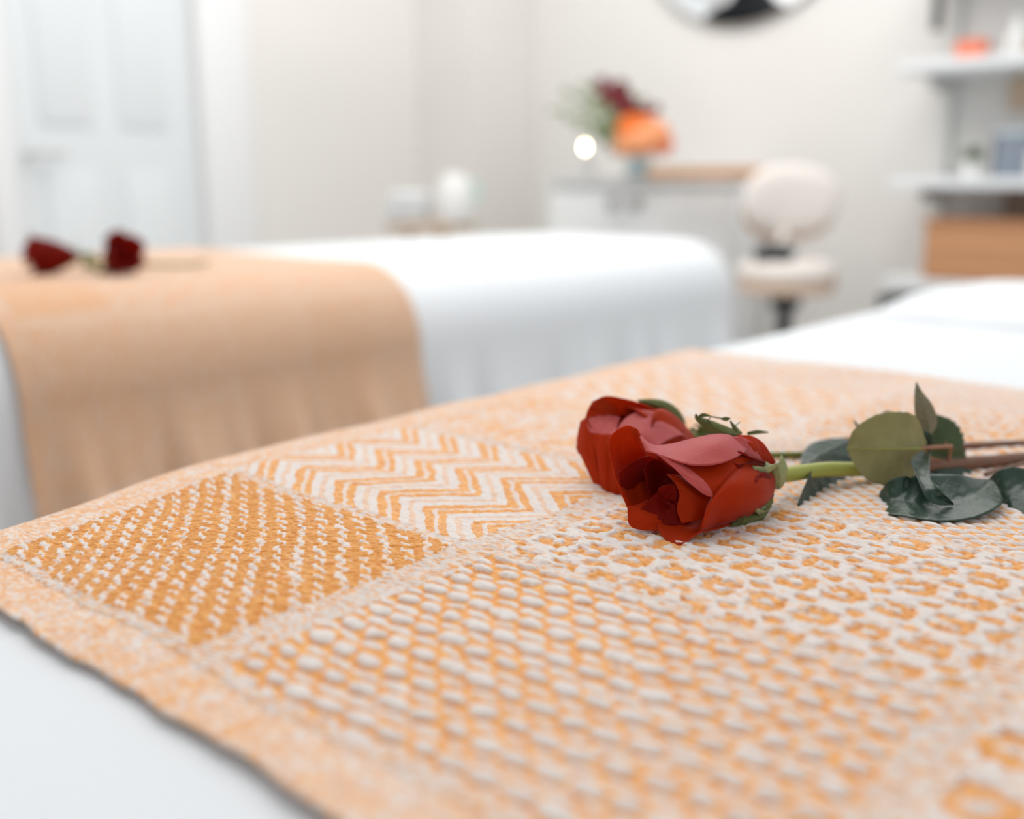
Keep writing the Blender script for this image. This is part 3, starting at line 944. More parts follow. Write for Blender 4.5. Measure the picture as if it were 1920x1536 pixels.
ribbon([c2(1560, 425, .50), c2(1640, 412, .505), c2(1740, 415, .508)], [.0008, .0009, .0002], rose1, 'sepald', side=cu)

# stem of the front rose
st = catmull(np.array([list(p) for p in [at(1440, 893, .490), at(1480, 889, .503), at(1540, 881, .516), at(1600, 880, .528), at(1680, 878, .540), at(1760, 871, .550), at(1840, 867, .560), at(1930, 860, .572), at(2120, 853, .598), at(2300, 850, .62)]]), 70)
MB().tube([Vector(p) for p in st[:28]], [.0039 + .00008 * math.cos(i * .7) for i in range(28)], 14).build('stem', M['stemg'], rose1)
MB().tube([Vector(p) for p in st[27:]], [.0038 - .0001 * math.cos(i * .9) for i in range(43)], 14).build('stem', M['stemb'], rose1)

# leaves of the front rose
# large leaf, pale underside to the camera, lying with its midrib level
leaf([P_(1737, 841, .530), P_(1715, 841, .523), P_(1680, 842, .516), P_(1640, 842, .513), P_(1605, 841, .516), P_(1588, 842, .520)], [cu, cu, cu, cu, cu, cu + rt * .0],
     [.0030, .0165, .0190, .0172, .0105, .0004], rose1, 'leafunder', fold=0.10, curl=-0.12, teeth=13, serr=.0003)
MB().tube([P_(1728, 841, .5245), P_(1715, 841, .5215), P_(1680, 842, .5145), P_(1640, 842, .5117), P_(1612, 841, .5135)], [.0005, .0005, .0004, .0003, .0002], 6).build('midrib', M['stemg'], rose1)
# small dry leaf standing up
leaf([P_(1742, 815, .535), P_(1741, 795, .534), P_(1733, 765, .532), P_(1724, 740, .532), P_(1718, 717, .534)], rt,
     [.0015, .0052, .0048, .0026, .0002], rose1, 'leafpale', fold=0.30, curl=0, serr=.0004, teeth=8)
leaf([P_(1728, 812, .531), P_(1735, 820, .531), P_(1744, 836, .533)], rt, [.0012, .0030, .0005], rose1, 'leafdark', fold=.3, serr=0)
# green leaf behind it to the right
leaf([P_(1771, 858, .553), P_(1767, 836, .554), P_(1762, 812, .555), P_(1755, 791, .556), P_(1750, 776, .557)], [rt] * 5,
     [.005, .0128, .0125, .0080, .0006], rose1, 'leafgreen', fold=0.05, curl=.1, serr=.0012, teeth=9)
# dark leaf under the stems there
leaf([P_(1735, 870, .548), P_(1765, 884, .545), P_(1800, 893, .546), P_(1828, 888, .55)], [cu + fw * .5] * 4,
     [.004, .0085, .0080, .002], rose1, 'leafdark', fold=-.3, serr=.0005)
leaf([P_(1745, 842, .548), P_(1775, 855, .55), P_(1810, 850, .554)], [cu] * 3, [.004, .0075, .002], rose1, 'leafgreen', fold=.2, serr=.0004)
# twisted narrow leaflet hanging in front
leaf([P_(1735, 850, .520), P_(1722, 878, .503), P_(1728, 905, .488), P_(1752, 930, .480), P_(1788, 946, .479)], [rt, rt + fw * .5, rt + fw * .8, cu * .6 + rt * .6, cu],
     [.0022, .0046, .0042, .0038, .0004], rose1, 'leafdark', fold=0.35, curl=.2, serr=.0003)
# flat glossy leaf on the cloth
def PH(x, y, hh):
    """point seen at pixel x, y at height hh above the throw"""
    d_ = fw + rt * ((x - 960) / F) - cu * ((y - 768) / F)
    return CAM + d_ * ((TZ + hh - CAM.z) / d_.z)
sl = fh * .8 + upz * .30
leaf([PH(1650, 926, .004), PH(1680, 935, .006), PH(1725, 941, .006), PH(1780, 938, .007), PH(1830, 922, .009), PH(1857, 900, .009)], [sl, sl, sl, sl, fh + upz * .3, fh],
     [.0012, .0125, .0170, .0180, .0130, .0010], rose1, 'leafdark', fold=0.06, curl=.10, serr=.0004, teeth=14)
# leaf at the right border
sl = fh * .85 + upz * .35
leaf([PH(1846, 910, .004), PH(1880, 920, .007), PH(1925, 928, .008), PH(1975, 936, .007), PH(2010, 944, .004)], [sl] * 5,
     [.001, .0130, .0175, .0120, .0006], rose1, 'leafdark', fold=-0.12, curl=-.05, serr=.0005, teeth=12)
# folded dark leaf behind the light green stem
leaf([PH(1616, 876, .003), PH(1585, 888, .003), PH(1550, 906, .003), PH(1520, 926, .003), PH(1496, 947, .002)], [cu * .8 + fh * .9] * 3 + [cu * .8 + fh * .6 + rt * .2] * 2,
     [.003, .0115, .0145, .0105, .0005], rose1, 'leafdark', fold=-0.2, curl=-.1, serr=.00015)
leaf([PH(1606, 822, .010), PH(1570, 838, .009), PH(1535, 856, .008), PH(1500, 882, .005)], [fw + cu * .7] * 4, [.001, .0080, .0085, .0006], rose1, 'leafdark', fold=.1, serr=.0003)
leaf([P_(1648, 780, .56), P_(1665, 777, .56), P_(1690, 784, .56)], [cu] * 3, [.0004, .0018, .001], rose1, 'leafdark', fold=.1, serr=0)
leaf([P_(1612, 806, .56), P_(1606, 796, .56), P_(1600, 787, .56)], [rt] * 3, [.0008, .0008, .0001], rose1, 'leafpale', fold=.1, serr=0)
# petioles
MB().tube([P_(1722, 841, .524), P_(1745, 839, .530), P_(1784, 837, .543)], [.0006, .0011, .0010], 8).build('petiole', M['petiole'], rose1)
MB().tube([P_(1784, 837, .543), P_(1781, 850, .546), P_(1779, 868, .550)], [.0009, .0007, .0010], 8).build('petiole', M['petiole'], rose1)
MB().tube([P_(1775, 838, .543), P_(1773, 826, .543)], [.0006, .0002], 6).build('petiole', M['petiole'], rose1)
MB().tube([P_(1738, 848, .528), P_(1745, 858, .540), P_(1770, 868, .55)], [.0006, .0006, .0007], 8).build('petiole', M['petiole'], rose1)
MB().tube([P_(1848, 890, .545), P_(1872, 881, .552), P_(1900, 876, .558), P_(1930, 868, .565)], [.0014, .0013, .0015, .0018], 8).build('petiole', M['stemb'], rose1)
for (x, y, t, dx, dy) in ((1784, 866, .551, -1, -8), (1862, 871, .56, 3, 9)):
    MB().tube([P_(x, y, t), P_(x + dx, y + dy, t)], [.0016, .0002], 7).build('thorn', M['petiole'], rose1)

# ---- the rose behind it
T1 = 0.53
bk_base = at(1292, 825, 0.562)
rose2 = empty('rose', at(1160, 935, 0.512))
tag(rose2, 'red rose lying behind the open front one, turned to the left with a thin stem', 'rose', 'roses lying on the throws')
bk_axis = (at(1128, 850, 0.532) - bk_base).normalized()
rose_core(bk_base + bk_axis * .006, bk_axis, 0.0205, 0.047, rose2, n=9, start=1.0)
brot = frame_of(bk_axis)
for k, a in enumerate([0.3, 1.5, 2.6, 3.8, 5.2]):
    petal_polar(bk_base, brot, a, 1.0, .005, .0215, .0225, .045, .001, rose2, seed=k + 40)
bp_ = [
    ([[(232, 150, 0), (350, 105, 2), (500, 128, 4), (680, 178, 6), (830, 255, 10), (930, 335, 14)],
      [(220, 215, -2), (380, 215, 4), (520, 225, 8), (700, 262, 11), (850, 340, 13), (970, 420, 15)],
      [(230, 320, 2), (400, 360, 8), (560, 380, 12), (700, 400, 14), (850, 430, 15), (980, 460, 15)]], 'petal'),
    ([[(232, 150, 0), (190, 230, -2), (170, 300, -4)], [(330, 130, 2), (300, 240, 0), (240, 330, -2)], [(450, 200, 6), (400, 300, 4), (320, 400, 2)]], 'petal'),
    ([[(225, 232, 0), (340, 262, 2), (470, 288, 3)],
      [(185, 335, -5), (320, 345, -5), (450, 355, -3)],
      [(213, 420, -9), (320, 434, -11), (440, 436, -11)]], 'petalrev'),
    ([[(438, 435, -10), (465, 355, -7), (535, 282, -2), (640, 237, 1), (745, 238, 4), (850, 298, 7)],
      [(560, 525, -17), (615, 435, -14), (690, 365, -8), (780, 330, -2), (870, 340, 2), (955, 390, 7)],
      [(760, 570, -19), (820, 525, -16), (880, 485, -10), (945, 455, -4), (1005, 442, 2), (1048, 470, 8)]], 'petalrev'),
    ([[(130, 320, 0), (185, 300, -4), (240, 420, -9)],
      [(100, 520, -2), (160, 540, -8), (255, 560, -12)],
      [(165, 680, -6), (220, 700, -10), (275, 720, -13)],
      [(240, 850, -10), (290, 870, -13), (345, 905, -15)]], 'petal'),
    ([[(205, 418, -9), (320, 430, -13), (442, 433, -14)],
      [(238, 560, -10), (310, 560, -16), (400, 560, -18)],
      [(262, 720, -11), (330, 740, -17), (395, 760, -18)],
      [(310, 890, -14), (355, 925, -17), (395, 960, -18)]], 'petal'),
    ([[(390, 440, -14), (470, 500, -20), (600, 540, -22)],
      [(365, 620, -16), (450, 680, -22), (580, 700, -22)],
      [(365, 800, -17), (450, 840, -22), (580, 870, -21)],
      [(380, 985, -18), (460, 1010, -20), (560, 1035, -19)]], 'petal'),
    ([[(115, 500, 0), (95, 540, -1), (110, 590, -1)], [(160, 460, -3), (140, 540, -4), (160, 640, -5)]], 'petal'),
    ([[(560, 560, -19), (700, 560, -19), (900, 520, -12)], [(560, 800, -20), (700, 800, -20), (900, 760, -12)], [(560, 1030, -18), (700, 1020, -16), (900, 980, -8)]], 'petal'),
]
for i, (rows, mm_) in enumerate(bp_):
    petal_px(rows, T1, rose2, mm_, seed=i + 50)
MB().blob(tuple(bk_base), .006, (1, 1, 1), 3).build('calyx', M['sepald'], rose2)
ribbon([c2(1040, 450, .562), c2(1010, 360, .556), c2(930, 260, .552), c2(830, 195, .548), c2(700, 160, .545), c2(620, 140, .545)], [.002, .0035, .0040, .0032, .0018, .0003], rose2, 'sepald', side=cu + rt * .6)
ribbon([c2(1060, 430, .563), c2(1090, 410, .563), c2(1115, 415, .563)], [.001, .0024, .0006], rose2, 'sepald', side=cu)
ribbon([c2(1120, 440, .565), c2(1180, 410, .565), c2(1300, 425, .566)], [.0010, .0036, .001], rose2, 'sepald', side=cu)
ribbon([c2(1100, 350, .568), c2(1150, 357, .568), c2(1200, 365, .568)], [.0002, .0006, .0002], rose2, 'sepald', side=cu)
sb = catmull(np.array([list(p) for p in [at(1285, 828, .562), at(1350, 848, .567), at(1420, 853, .572), at(1480, 853, .576), at(1545, 850, .580), at(1640, 843, .588), at(1740, 838, .596), at(1820, 836, .602), at(1930, 831, .610), at(2120, 826, .625)]]), 60)
MB().tube([Vector(p) for p in sb[:33]], .0019, 12).build('stem', M['stemd'], rose2)
MB().tube([Vector(p) for p in sb[32:]], .0022, 12).build('stem', M['stemb'], rose2)

# ---- the two roses on the far bed
def far_rose(pos, axis, R, H, label, n_out=5, hint=Vector((0, 0, 1))):
    r = empty('rose', pos)
    tag(r, label, 'rose', 'roses lying on the throws')
    a = Vector(axis).normalized()
    base = Vector(pos) + Vector((0, 0, R * .95)) - a * H * .5
    rose_core(base + a * .004, a, R * .72, H * .95, r, n=7, start=random.random() * 3)
    rot = frame_of(a, hint)
    for k in range(n_out):
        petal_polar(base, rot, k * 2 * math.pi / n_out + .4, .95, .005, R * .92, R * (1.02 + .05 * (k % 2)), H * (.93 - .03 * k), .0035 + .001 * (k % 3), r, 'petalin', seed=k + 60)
    MB().blob(tuple(base), .006, (1, 1, 1), 2).build('calyx', M['sepal'], r)
    for k in range(4):
        an = k * 1.6
        d_ = rot @ Vector((math.cos(an), math.sin(an), 0))
        leaf([base, base + d_ * .010 + a * .004, base + d_ * .020 + a * .006, base + d_ * .028], [a.cross(d_)] * 4, [.003, .0035, .002, .0004], r, 'sepal', serr=0, name='sepal', nu=16)
    return r, base, a

def far_stem(r, pts, leaves):
    C = catmull(np.array([list(p) for p in pts]), 30)
    MB().tube([Vector(p) for p in C], .003, 10).build('stem', M['stemd'], r)
    for (p, d_, s_, L, w, mt) in leaves:
        p = Vector(p); d_ = Vector(d_).normalized()
        leaf([p, p + d_ * L * .3, p + d_ * L * .7, p + d_ * L], [Vector(s_)] * 4, [.001, w, w * .9, .0005], r, mt, nu=30)

FT = FZ + 0.0015
def on_far(x, y):
    d_ = fw + rt * ((x - 960) / F) - cu * ((y - 768) / F)
    t = (FT - CAM.z) / d_.z
    return CAM + d_ * t
pA = on_far(97, 514); pB = on_far(228, 516)
rA, bA, aA = far_rose(pA, -rt + Vector((0, 0, .03)) - fh * .45, .0285, .084, 'dark red rose on the far bed, left of its pair, with a flat bloom')
far_stem(rA, [bA, bA - aA * .03 + Vector((0, 0, -.008)), bA + rt * .07 + fh * .05 - upz * .016, bA + rt * .13 + fh * .09 - upz * .020, bA + rt * .145 + fh * .16 - upz * .021],
         [(bA + rt * .03 + fh * .03, rt * .4 + fh + upz * .3, rt, .05, .014, 'leafgreen')])
rB, bB, aB = far_rose(pB, rt * .62 + Vector((0, 0, .45)) - fh * .3, .0270, .070, 'dark red rose on the far bed, right of its pair, tilted upward')
far_stem(rB, [bB, bB - aB * .02 - rt * .01, bB - rt * .06 + fh * .05 - upz * .012, bB - rt * .12 + fh * .09 - upz * .016, bB - rt * .20 + fh * .13 - upz * .018],
         [(bB - rt * .02 + fh * .01, -rt * .5 + fh * .3 + upz * .7, rt, .035, .010, 'leafunder'), (bB - rt * .03 + fh * .04, -rt + fh + upz * .2, fh, .05, .013, 'leafgreen')])

# ------------------------------------------------------------------ furniture and things by the wall
# cabinet against the head wall
KX0, KX1, KY0, KY1, KZ = 3.40, 3.685, 1.878, 2.745, 0.925
cab = empty('cabinet', ((KX0 + KX1) / 2, (KY0 + KY1) / 2, 0))
tag(cab, 'pale grey two-door cabinet under the round mirror', 'cabinet')
MB().box(KX0 + .022, KX1, KY0 + .01, KY1 - .01, .06, KZ - .025, .003).build('body', M['cabinet'], cab)
MB().box(KX0 + .05, KX1 - .02, KY0 + .04, KY1 - .04, 0, .06, .002).build('plinth', M['cabinet'], cab)
MB().box(KX0 - .012, KX1, KY0, KY1, KZ - .025, KZ, .004).build('top', M['cabtop'], cab)
ym = (KY0 + KY1) / 2 + .03
for (a, b_, ky) in ((KY0 + .012, ym - .002, ym - .055), (ym + .002, KY1 - .012, ym + .055)):
    dr = MB().box(KX0, KX0 + .02, a, b_, .08, KZ - .045, .003).build('door', M['cabinet'], cab)
    MB().box(KX0 - .004, KX0 + .001, a + .06, b_ - .06, .14, KZ - .11, .003).build('door_panel', M['cabinet'], dr)
    kb = MB()
    ring = [(KX0 - .02, ky + .021 * math.cos(q), KZ - .098 + .021 * math.sin(q)) for q in [i * 2 * math.pi / 20 for i in range(21)]]
    kb.tube(ring, .0045, 8, cap=False); kb.tube([(KX0, ky, KZ - .077), (KX0 - .022, ky, KZ - .077)], .005, 8)
    kb.build('handle', M['strap'], dr)

def fl(px, t, z=0.0):
    """point seen at column px at depth t, set to height z"""
    p = at(px, 400, t)
    return Vector((p.x, p.y, z))

# candle
cp = fl(1095, 3.86, KZ)
cd = empty('candle', cp); tag(cd, 'lit white candle in a frosted glass on the cabinet, left of the flowers', 'candle')
MB().lathe([(0, 0), (.036, 0), (.038, .004), (.038, .075), (.0355, .075), (.0355, .006), (0, .006)], cp, 32).build('holder', M['glass'], cd)
MB().lathe([(0, .007), (.034, .007), (.034, .052), (.030, .056), (0, .054)], cp, 28).build('wax', M['wax'], cd)
MB().tube([cp + Vector((0, 0, .054)), cp + Vector((.001, 0, .068))], .0012, 6).build('wick', M['black'], cd)
MB().lathe([(0, .100), (.0035, .104), (.0062, .110), (.0055, .118), (.0028, .127), (0, .134)], cp, 16).build('flame', M['flame'], cd)
MB().lathe([(0, .054), (.010, .054), (.010, .100), (0, .101)], cp, 16).build('taper', M['wax'], cd)

# flower arrangement
vp = fl(1196, 3.72, KZ)
fa = empty('flower_arrangement', vp)
tag(fa, 'bouquet of eucalyptus, burgundy and orange blooms in a small grey-green vase on the cabinet', 'flowers')
MB().lathe([(0, 0), (.040, 0), (.046, .01), (.048, .04), (.044, .065), (.040, .075), (.037, .075), (.040, .06), (.042, .02), (0, .012)], vp, 32).build('vase', M['vase'], fa)
def at_px(px, py, t): return at(px, py, t)
def bloom(px, py, t, r, m, n=16, name='bloom'):
    c_ = at_px(px, py, t)
    mb = MB()
    for ring in range(3):
        cnt = 6 + ring * 3
        for k in range(cnt):
            a = k * 2 * math.pi / cnt + ring
            d_ = (rt * math.cos(a) + upz * math.sin(a)) * (r * (.28 + .27 * ring)) - fh * (r * (.5 - .22 * ring))
            mb.blob(tuple(c_ + d_), r * .42, (1, 1, .7), 1)
    mb.blob(tuple(c_), r * .55, (1, 1, 1), 2)
    return mb.build(name, M[m], fa)
for (px, py, dt, r, m) in [(1185, 245, 0, .052, 'orangef'), (1222, 258, -.02, .052, 'peachf'), (1200, 268, -.05, .046, 'peachf'), (1240, 270, 0, .038, 'salmonf'), (1236, 248, .02, .034, 'peachf'), (1162, 258, .02, .034, 'orangef'), (1172, 272, -.02, .036, 'peachf'), (1212, 240, .03, .040, 'orangef')]:
    bloom(px, py, 3.70 + dt, r * 1.05, m)
for (px, py, dt, r) in [(1142, 178, .05, .042), (1165, 165, .08, .036), (1160, 198, .03, .045), (1182, 208, .02, .040), (1205, 216, .05, .036), (1130, 160, .1, .030), (1150, 225, .06, .03), (1225, 205, .06, .025), (1178, 182, .07, .034)]:
    bloom(px + random.uniform(-5, 9), py + random.uniform(-5, 8), 3.74 + dt, r * .8, 'burg')
def sprig(pts, m, r_leaf, n, name='sprig'):
    C = catmull(np.array([list(p) for p in pts]), 24)
    mb = MB()
    mb.tube([Vector(p) for p in C], .003, 6)
    for i in range(n):
        p = Vector(C[min(23, 8 + int(i * 16 / n))])
        a = random.random() * 6.28
        d_ = (rt * math.cos(a) + upz * math.sin(a) + fh * random.uniform(-.5, .5)).normalized()
        mb.blob(tuple(p + d_ * r_leaf * .8), r_leaf, (abs(d_.x) * .5 + .5, abs(d_.y) * .5 + .5, .55), 1)
    mb.build(name, M[m], fa)
vtop = vp + Vector((0, 0, .07))
for (px, py, dt, m, rl, n) in [(1060, 165, .05, 'eucal', .015, 14), (1040, 205, .0, 'eucal', .014, 14), (1090, 150, .12, 'eucal', .014, 14), (1075, 235, -.03, 'eucal', .012, 12), (1105, 190, .05, 'eucal', .014, 12),
                               (1118, 230, 0, 'green', .016, 16), (1128, 262, -.02, 'green', .015, 14), (1180, 160, .1, 'green', .014, 12), (1200, 190, .1, 'green', .014, 12), (1140, 240, .03, 'green', .018, 16), (1150, 285, -.02, 'twig', .012, 12)]:
    q = at_px(px, py, 3.74 + dt)
    mid_ = (vtop + q) / 2 + Vector((0, 0, .03)) - rt * .01
    sprig([vtop - Vector((0, 0, .03)), vtop + (mid_ - vtop) * .4, mid_, q], m, rl * 1.35, int(n * 1.6))

# wooden tray
tp = fl(1335, 3.58, KZ)
tr = empty('wooden_tray', tp); tag(tr, 'long honey wooden tray lying on the cabinet to the right of the flowers', 'tray')
MB().box(tp.x - .09, tp.x + .09, tp.y - .22, tp.y + .22, KZ, KZ + .014, .004).build('base', M['wood'], tr)
for s in (-1, 1):
    MB().box(tp.x + s * .084 - .007, tp.x + s * .084 + .007, tp.y - .22, tp.y + .22, KZ + .014, KZ + .036, .003).build('side', M['wood'], tr)

# mirror
mc = Vector((XW - .022, 0, 0)); 
my_ = 3.7 * (.655 - .756 * .2150) / (.756 + .655 * .2150)
mir = empty('round_mirror', (XW, my_, 1.98)); tag(mir, 'round wall mirror with a thin rim above the cabinet', 'mirror')
MR = 0.475
def disc(x0, x1, r0, r1, m, name, par):
    mb = MB(); n = 96; bm_ = mb.bm
    def rg(x, r): return [bm_.verts.new((x, my_ + r * math.cos(2 * math.pi * k / n), 1.98 + r * math.sin(2 * math.pi * k / n))) for k in range(n)]
    A = rg(x0, r1); B_ = rg(x1, r1)
    if r0 > 0:
        C_ = rg(x0, r0); D_ = rg(x1, r0)
        for k in range(n):
            k2 = (k + 1) % n
            for (p, q_) in ((A, B_), (B_, D_), (D_, C_), (C_, A)):
                bm_.faces.new((p[k], p[k2], q_[k2], q_[k]))
    else:
        for k in range(n):
            k2 = (k + 1) % n; bm_.faces.new((A[k], A[k2], B_[k2], B_[k]))
        bm_.faces.new(A); bm_.faces.new(B_)
    o = mb.build(name, m, par, smooth=False); return sharp(o)
disc(XW - .016, XW - .001, 0, MR, M['mirror'], 'glass', mir)
disc(XW - .022, XW - .001, MR, MR + .012, M['rim'], 'rim', mir)

# black pendant lamp, seen only in the mirror
pp = Vector((2.62, 2.56, 1.70))
pe = empty('pendant_lamp', pp); tag(pe, 'black bell-shaped pendant lamp, seen only as a dark reflection in the round mirror', 'lamp')
o = MB().lathe([(.23, 0), (.20, .035), (.12, .075), (.085, .12), (.08, .24), (.05, .27), (0, .275)], pp, 40).build('shade', M['black'], pe)
MB().lathe([(0, .03), (.19, .03), (.19, .026), (0, .026)], pp, 40).build('diffuser', M['black'], pe)
MB().tube([pp + Vector((0, 0, .27)), Vector((pp.x, pp.y, ZC))], .004, 8).build('cable', M['black'], pe)

# stool with backrest
sp = fl(1482, 3.30, 0)
stool = empty('rolling_stool', sp); tag(stool, 'cream padded rolling stool with an oval backrest beside the cabinet', 'stool')
SZ = .905 - 3.3 * 0.0745
MB().lathe([(0, SZ), (.12, SZ), (.150, SZ - .008), (.163, SZ - .030), (.160, SZ - .050), (.150, SZ - .058), (0, SZ - .058)], (sp.x, sp.y, 0), 48).build('seat', M['vinyl'], stool)
MB().lathe([(0, SZ - .058), (.155, SZ - .058), (.160, SZ - .068), (.156, SZ - .100), (.13, SZ - .108), (0, SZ - .108)], (sp.x, sp.y, 0), 48).build('seat_rim', M['vinylrim'], stool)
MB().lathe([(0, SZ - .108), (.05, SZ - .108), (.05, SZ - .15), (.026, SZ - .17), (.026, .12), (.05, .10), (.05, .07), (0, .07)], (sp.x, sp.y, 0), 24).build('column', M['steel'], stool)
for k in range(5):
    a = k * 2 * math.pi / 5 + .3
    e = Vector((sp.x + .24 * math.cos(a), sp.y + .24 * math.sin(a), .075))
    lg = MB().tube([(sp.x, sp.y, .095), e], [.022, .014], 10).build('leg', M['steel'], stool)
    MB().lathe([(0, -.075), (.012, -.075), (.025, -.06), (.027, -.045), (.02, -.02), (0, -.01)], e, 16).build('caster', M['steel'], lg)
# backrest faces the camera side
bz = .905 - 3.3 * ((375 - HZ) * .000504)
bc = at(1481, 375, 3.33); bc.z = bz
def oval(c_, w_, h_, th, m, name, par, back=0.0, z_off=0.0):
    rows = []
    for k in range(13):
        a = -math.pi / 2 + math.pi * k / 12
        s = abs(math.cos(a)) ** .5
        off = math.sin(a) * th / 2
        row = []
        for j in range(64):
            b_ = 2 * math.pi * j / 64
            ca, sa = math.cos(b_), math.sin(b_)
            sx = math.copysign(abs(ca) ** .85, ca); sy_ = math.copysign(abs(sa) ** .85, sa)
            p = c_ + rt * (w_ * sx * max(s, .02)) + upz * (h_ * sy_ * max(s, .02) + z_off) + fh * (off + back - .10 * (sx * s * w_ / .16) ** 2 * .25)
            row.append(list(p))
        rows.append(row)
    o = grid_mesh(name, np.array(rows), m, par, closed_u=True)
    bm = bmesh.new(); bm.from_mesh(o.data)
    bmesh.ops.holes_fill(bm, edges=[e for e in bm.edges if e.is_boundary], sides=0)
    bmesh.ops.recalc_face_normals(bm, faces=bm.faces); bm.to_mesh(o.data); bm.free(); o.data.shade_smooth()
    return o
oval(bc, .160, .112, .06, M['vinyl'], 'backrest', stool)
oval(bc, .157, .108, .05, M['vinylrim'], 'backrest_shell', stool, back=.030, z_off=-.030)
bb = MB()
bb.tube([bc + fh * .05 + upz * -.06, bc + fh * .05 - upz * .14, Vector((sp.x, sp.y, SZ - .1)) + fh * .12, Vector((sp.x, sp.y, SZ - .118))], .014, 10)
bb.build('backrest_bar', M['steel'], stool)
kc = at(1450, 468, 3.27)
lc = Vector((kc.x, kc.y, SZ + .028))
MB().tube([lc - rt * .06 - upz * .012, lc - rt * .02, lc + rt * .02, lc + rt * .06 - upz * .012], [.020, .033, .033, .024], 14).build('lever', M['steel'], stool)
MB().tube([Vector((kc.x, kc.y, SZ + .03)), Vector((kc.x, kc.y, SZ + .03)) + rt * .03 + upz * .05, bc + fh * .06 - upz * .10], [.016, .014, .012], 10).build('bracket', M['vinyl'], stool)

# shelving unit on the head wall, right
SX0, SX1 = 3.36, 3.69
SY1 = 1.245; SY0 = 0.30
su = empty('shelf_unit', ((SX0 + SX1) / 2, (SY0 + SY1) / 2, 0)); tag(su, 'white open wall shelving on the right with bracket uprights', 'shelving')
shelf_z = [0.60, 0.925, 1.285, 1.65]
for z in shelf_z:
    MB().box(SX0, SX1, SY0, SY1 + .04, z - .034, z, .004).build('shelf', M['shelf'], su)
for y in (SY1 - .02, SY0 + .02):
    MB().box(SX1 - .02, SX1, y - .018, y + .018, 0.0, 1.85, .002).build('upright', M['shelfside'], su)
    for z in shelf_z:
        MB().box(SX0 + .14, SX1 - .02, y - .008, y + .008, z - .075, z - .036, .002).build('bracket', M['shelfside'], su)

def on_shelf(px, z, x=3.50):
    u = (px - 960) / F
    k = (fh.y * math.cos(PITCH) + rt.y * u) / (fh.x * math.cos(PITCH) + rt.x * u)
    # ray pitched with the view: rows near the horizon move the column only a little
    return Vector((x, x * (fh.y + rt.y * u) / (fh.x + rt.x * u), z))
def boxy(name, px, w_, d_, h_, z, m, label, cat, group=None, x=3.48, part=None):
    c_ = on_shelf(px, z, x)
    r = empty(name, c_); tag(r, label, cat, group)
    MB().box(c_.x - d_ / 2, c_.x + d_ / 2, c_.y - w_ / 2, c_.y + w_ / 2, z, z + h_, .004).build(part or 'body', M[m], r)
    return r, c_
# top shelf
r, c_ = boxy('box', 1780, .085, .07, .046, 1.285, 'coral', 'coral red box on the upper wall shelf', 'box')
MB().box(c_.x - .037, c_.x + .037, c_.y - .0445, c_.y + .0445, 1.331, 1.345, .003).build('lid', M['salmonf'], r)
c_ = on_shelf(1857, 1.285); r = empty('vase', c_); tag(r, 'slim white ceramic vase on the upper wall shelf beside the cork jar', 'vase')
MB().lathe([(0, 0), (.028, 0), (.034, .03), (.030, .07), (.016, .10), (.014, .125), (.011, .125), (.012, .1), (0, .09)], c_, 24).build('body', M['ceramic'], r)
c_ = on_shelf(1884, 1.285); r = empty('jar', c_); tag(r, 'small tan cork jar on the upper wall shelf', 'jar')
MB().lathe([(0, 0), (.016, 0), (.018, .01), (.018, .055), (0, .057)], c_, 20).build('body', M['tan'], r)
MB().lathe([(0, .057), (.012, .057), (.012, .075), (0, .077)], c_, 20).build('lid', M['ceramic'], r)
r, c_ = boxy('box', 1917, .07, .09, .10, 1.285, 'paleblue', 'pale blue-white box on the upper wall shelf at the right picture edge', 'box')
MB().box(c_.x - .047, c_.x + .047, c_.y - .037, c_.y + .037, 1.385, 1.398, .003).build('lid', M['ceramic'], r)
# dark hanging thing at the upper left of the shelves
hp = on_shelf(1712, 1.36, 3.60); r = empty('hanging_strap', hp); tag(r, 'dark grey strap hanging by the left upright of the shelving, above the upper shelf', 'strap')
MB().box(hp.x - .01, hp.x + .01, hp.y - .017, hp.y + .017, 1.40, 1.64, .006).build('strap', M['strap'], r)
# middle shelf
c_ = on_shelf(1800, .925, 3.46); r = empty('potted_plant', c_); tag(r, 'tiny green plant in a white pot on the middle wall shelf', 'plant')
MB().lathe([(0, 0), (.026, 0), (.033, .05), (.030, .05), (.026, .042), (0, .042)], c_, 24).build('pot', M['ceramic'], r)
mb = MB()
for k in range(26):
    a = random.random() * 6.28; e = random.uniform(.2, 1.2)
    d_ = Vector((math.cos(a) * math.cos(e), math.sin(a) * math.cos(e), math.sin(e)))
    mb.tube([c_ + Vector((0, 0, .04)), c_ + Vector((0, 0, .05)) + d_ * .022, c_ + Vector((0, 0, .052)) + d_ * .048], [.004, .006, .001], 6)
mb.build('foliage', M['green'], r)
r, c_ = boxy('picture_box', 1876, .120, .05, .130, .925, 'blue', 'slate blue storage box with dark edges on the middle wall shelf', 'box')
MB().box(c_.x - .026, c_.x + .026, c_.y - .0615, c_.y - .048, .926, 1.056, .002).build('edge', M['bluedark'], r)
MB().box(c_.x - .026, c_.x + .026, c_.y + .052, c_.y + .0615, .926, 1.056, .002).build('edge', M['bluedark'], r)
MB().box(c_.x - .028, c_.x + .028, c_.y - .063, c_.y + .063, 1.055, 1.066, .002).build('lid', M['paleblue'], r)
c_ = on_shelf(1926, .925, 3.44); r = empty('jar', c_); tag(r, 'white lidded jar on the middle wall shelf at the right picture edge', 'jar')
MB().lathe([(0, 0), (.035, 0), (.040, .01), (.040, .085), (0, .088)], c_, 24).build('body', M['ceramic'], r)
MB().lathe([(0, .088), (.03, .088), (.034, .1), (.03, .112), (0, .115)], c_, 24).build('lid', M['bluedark'], r)
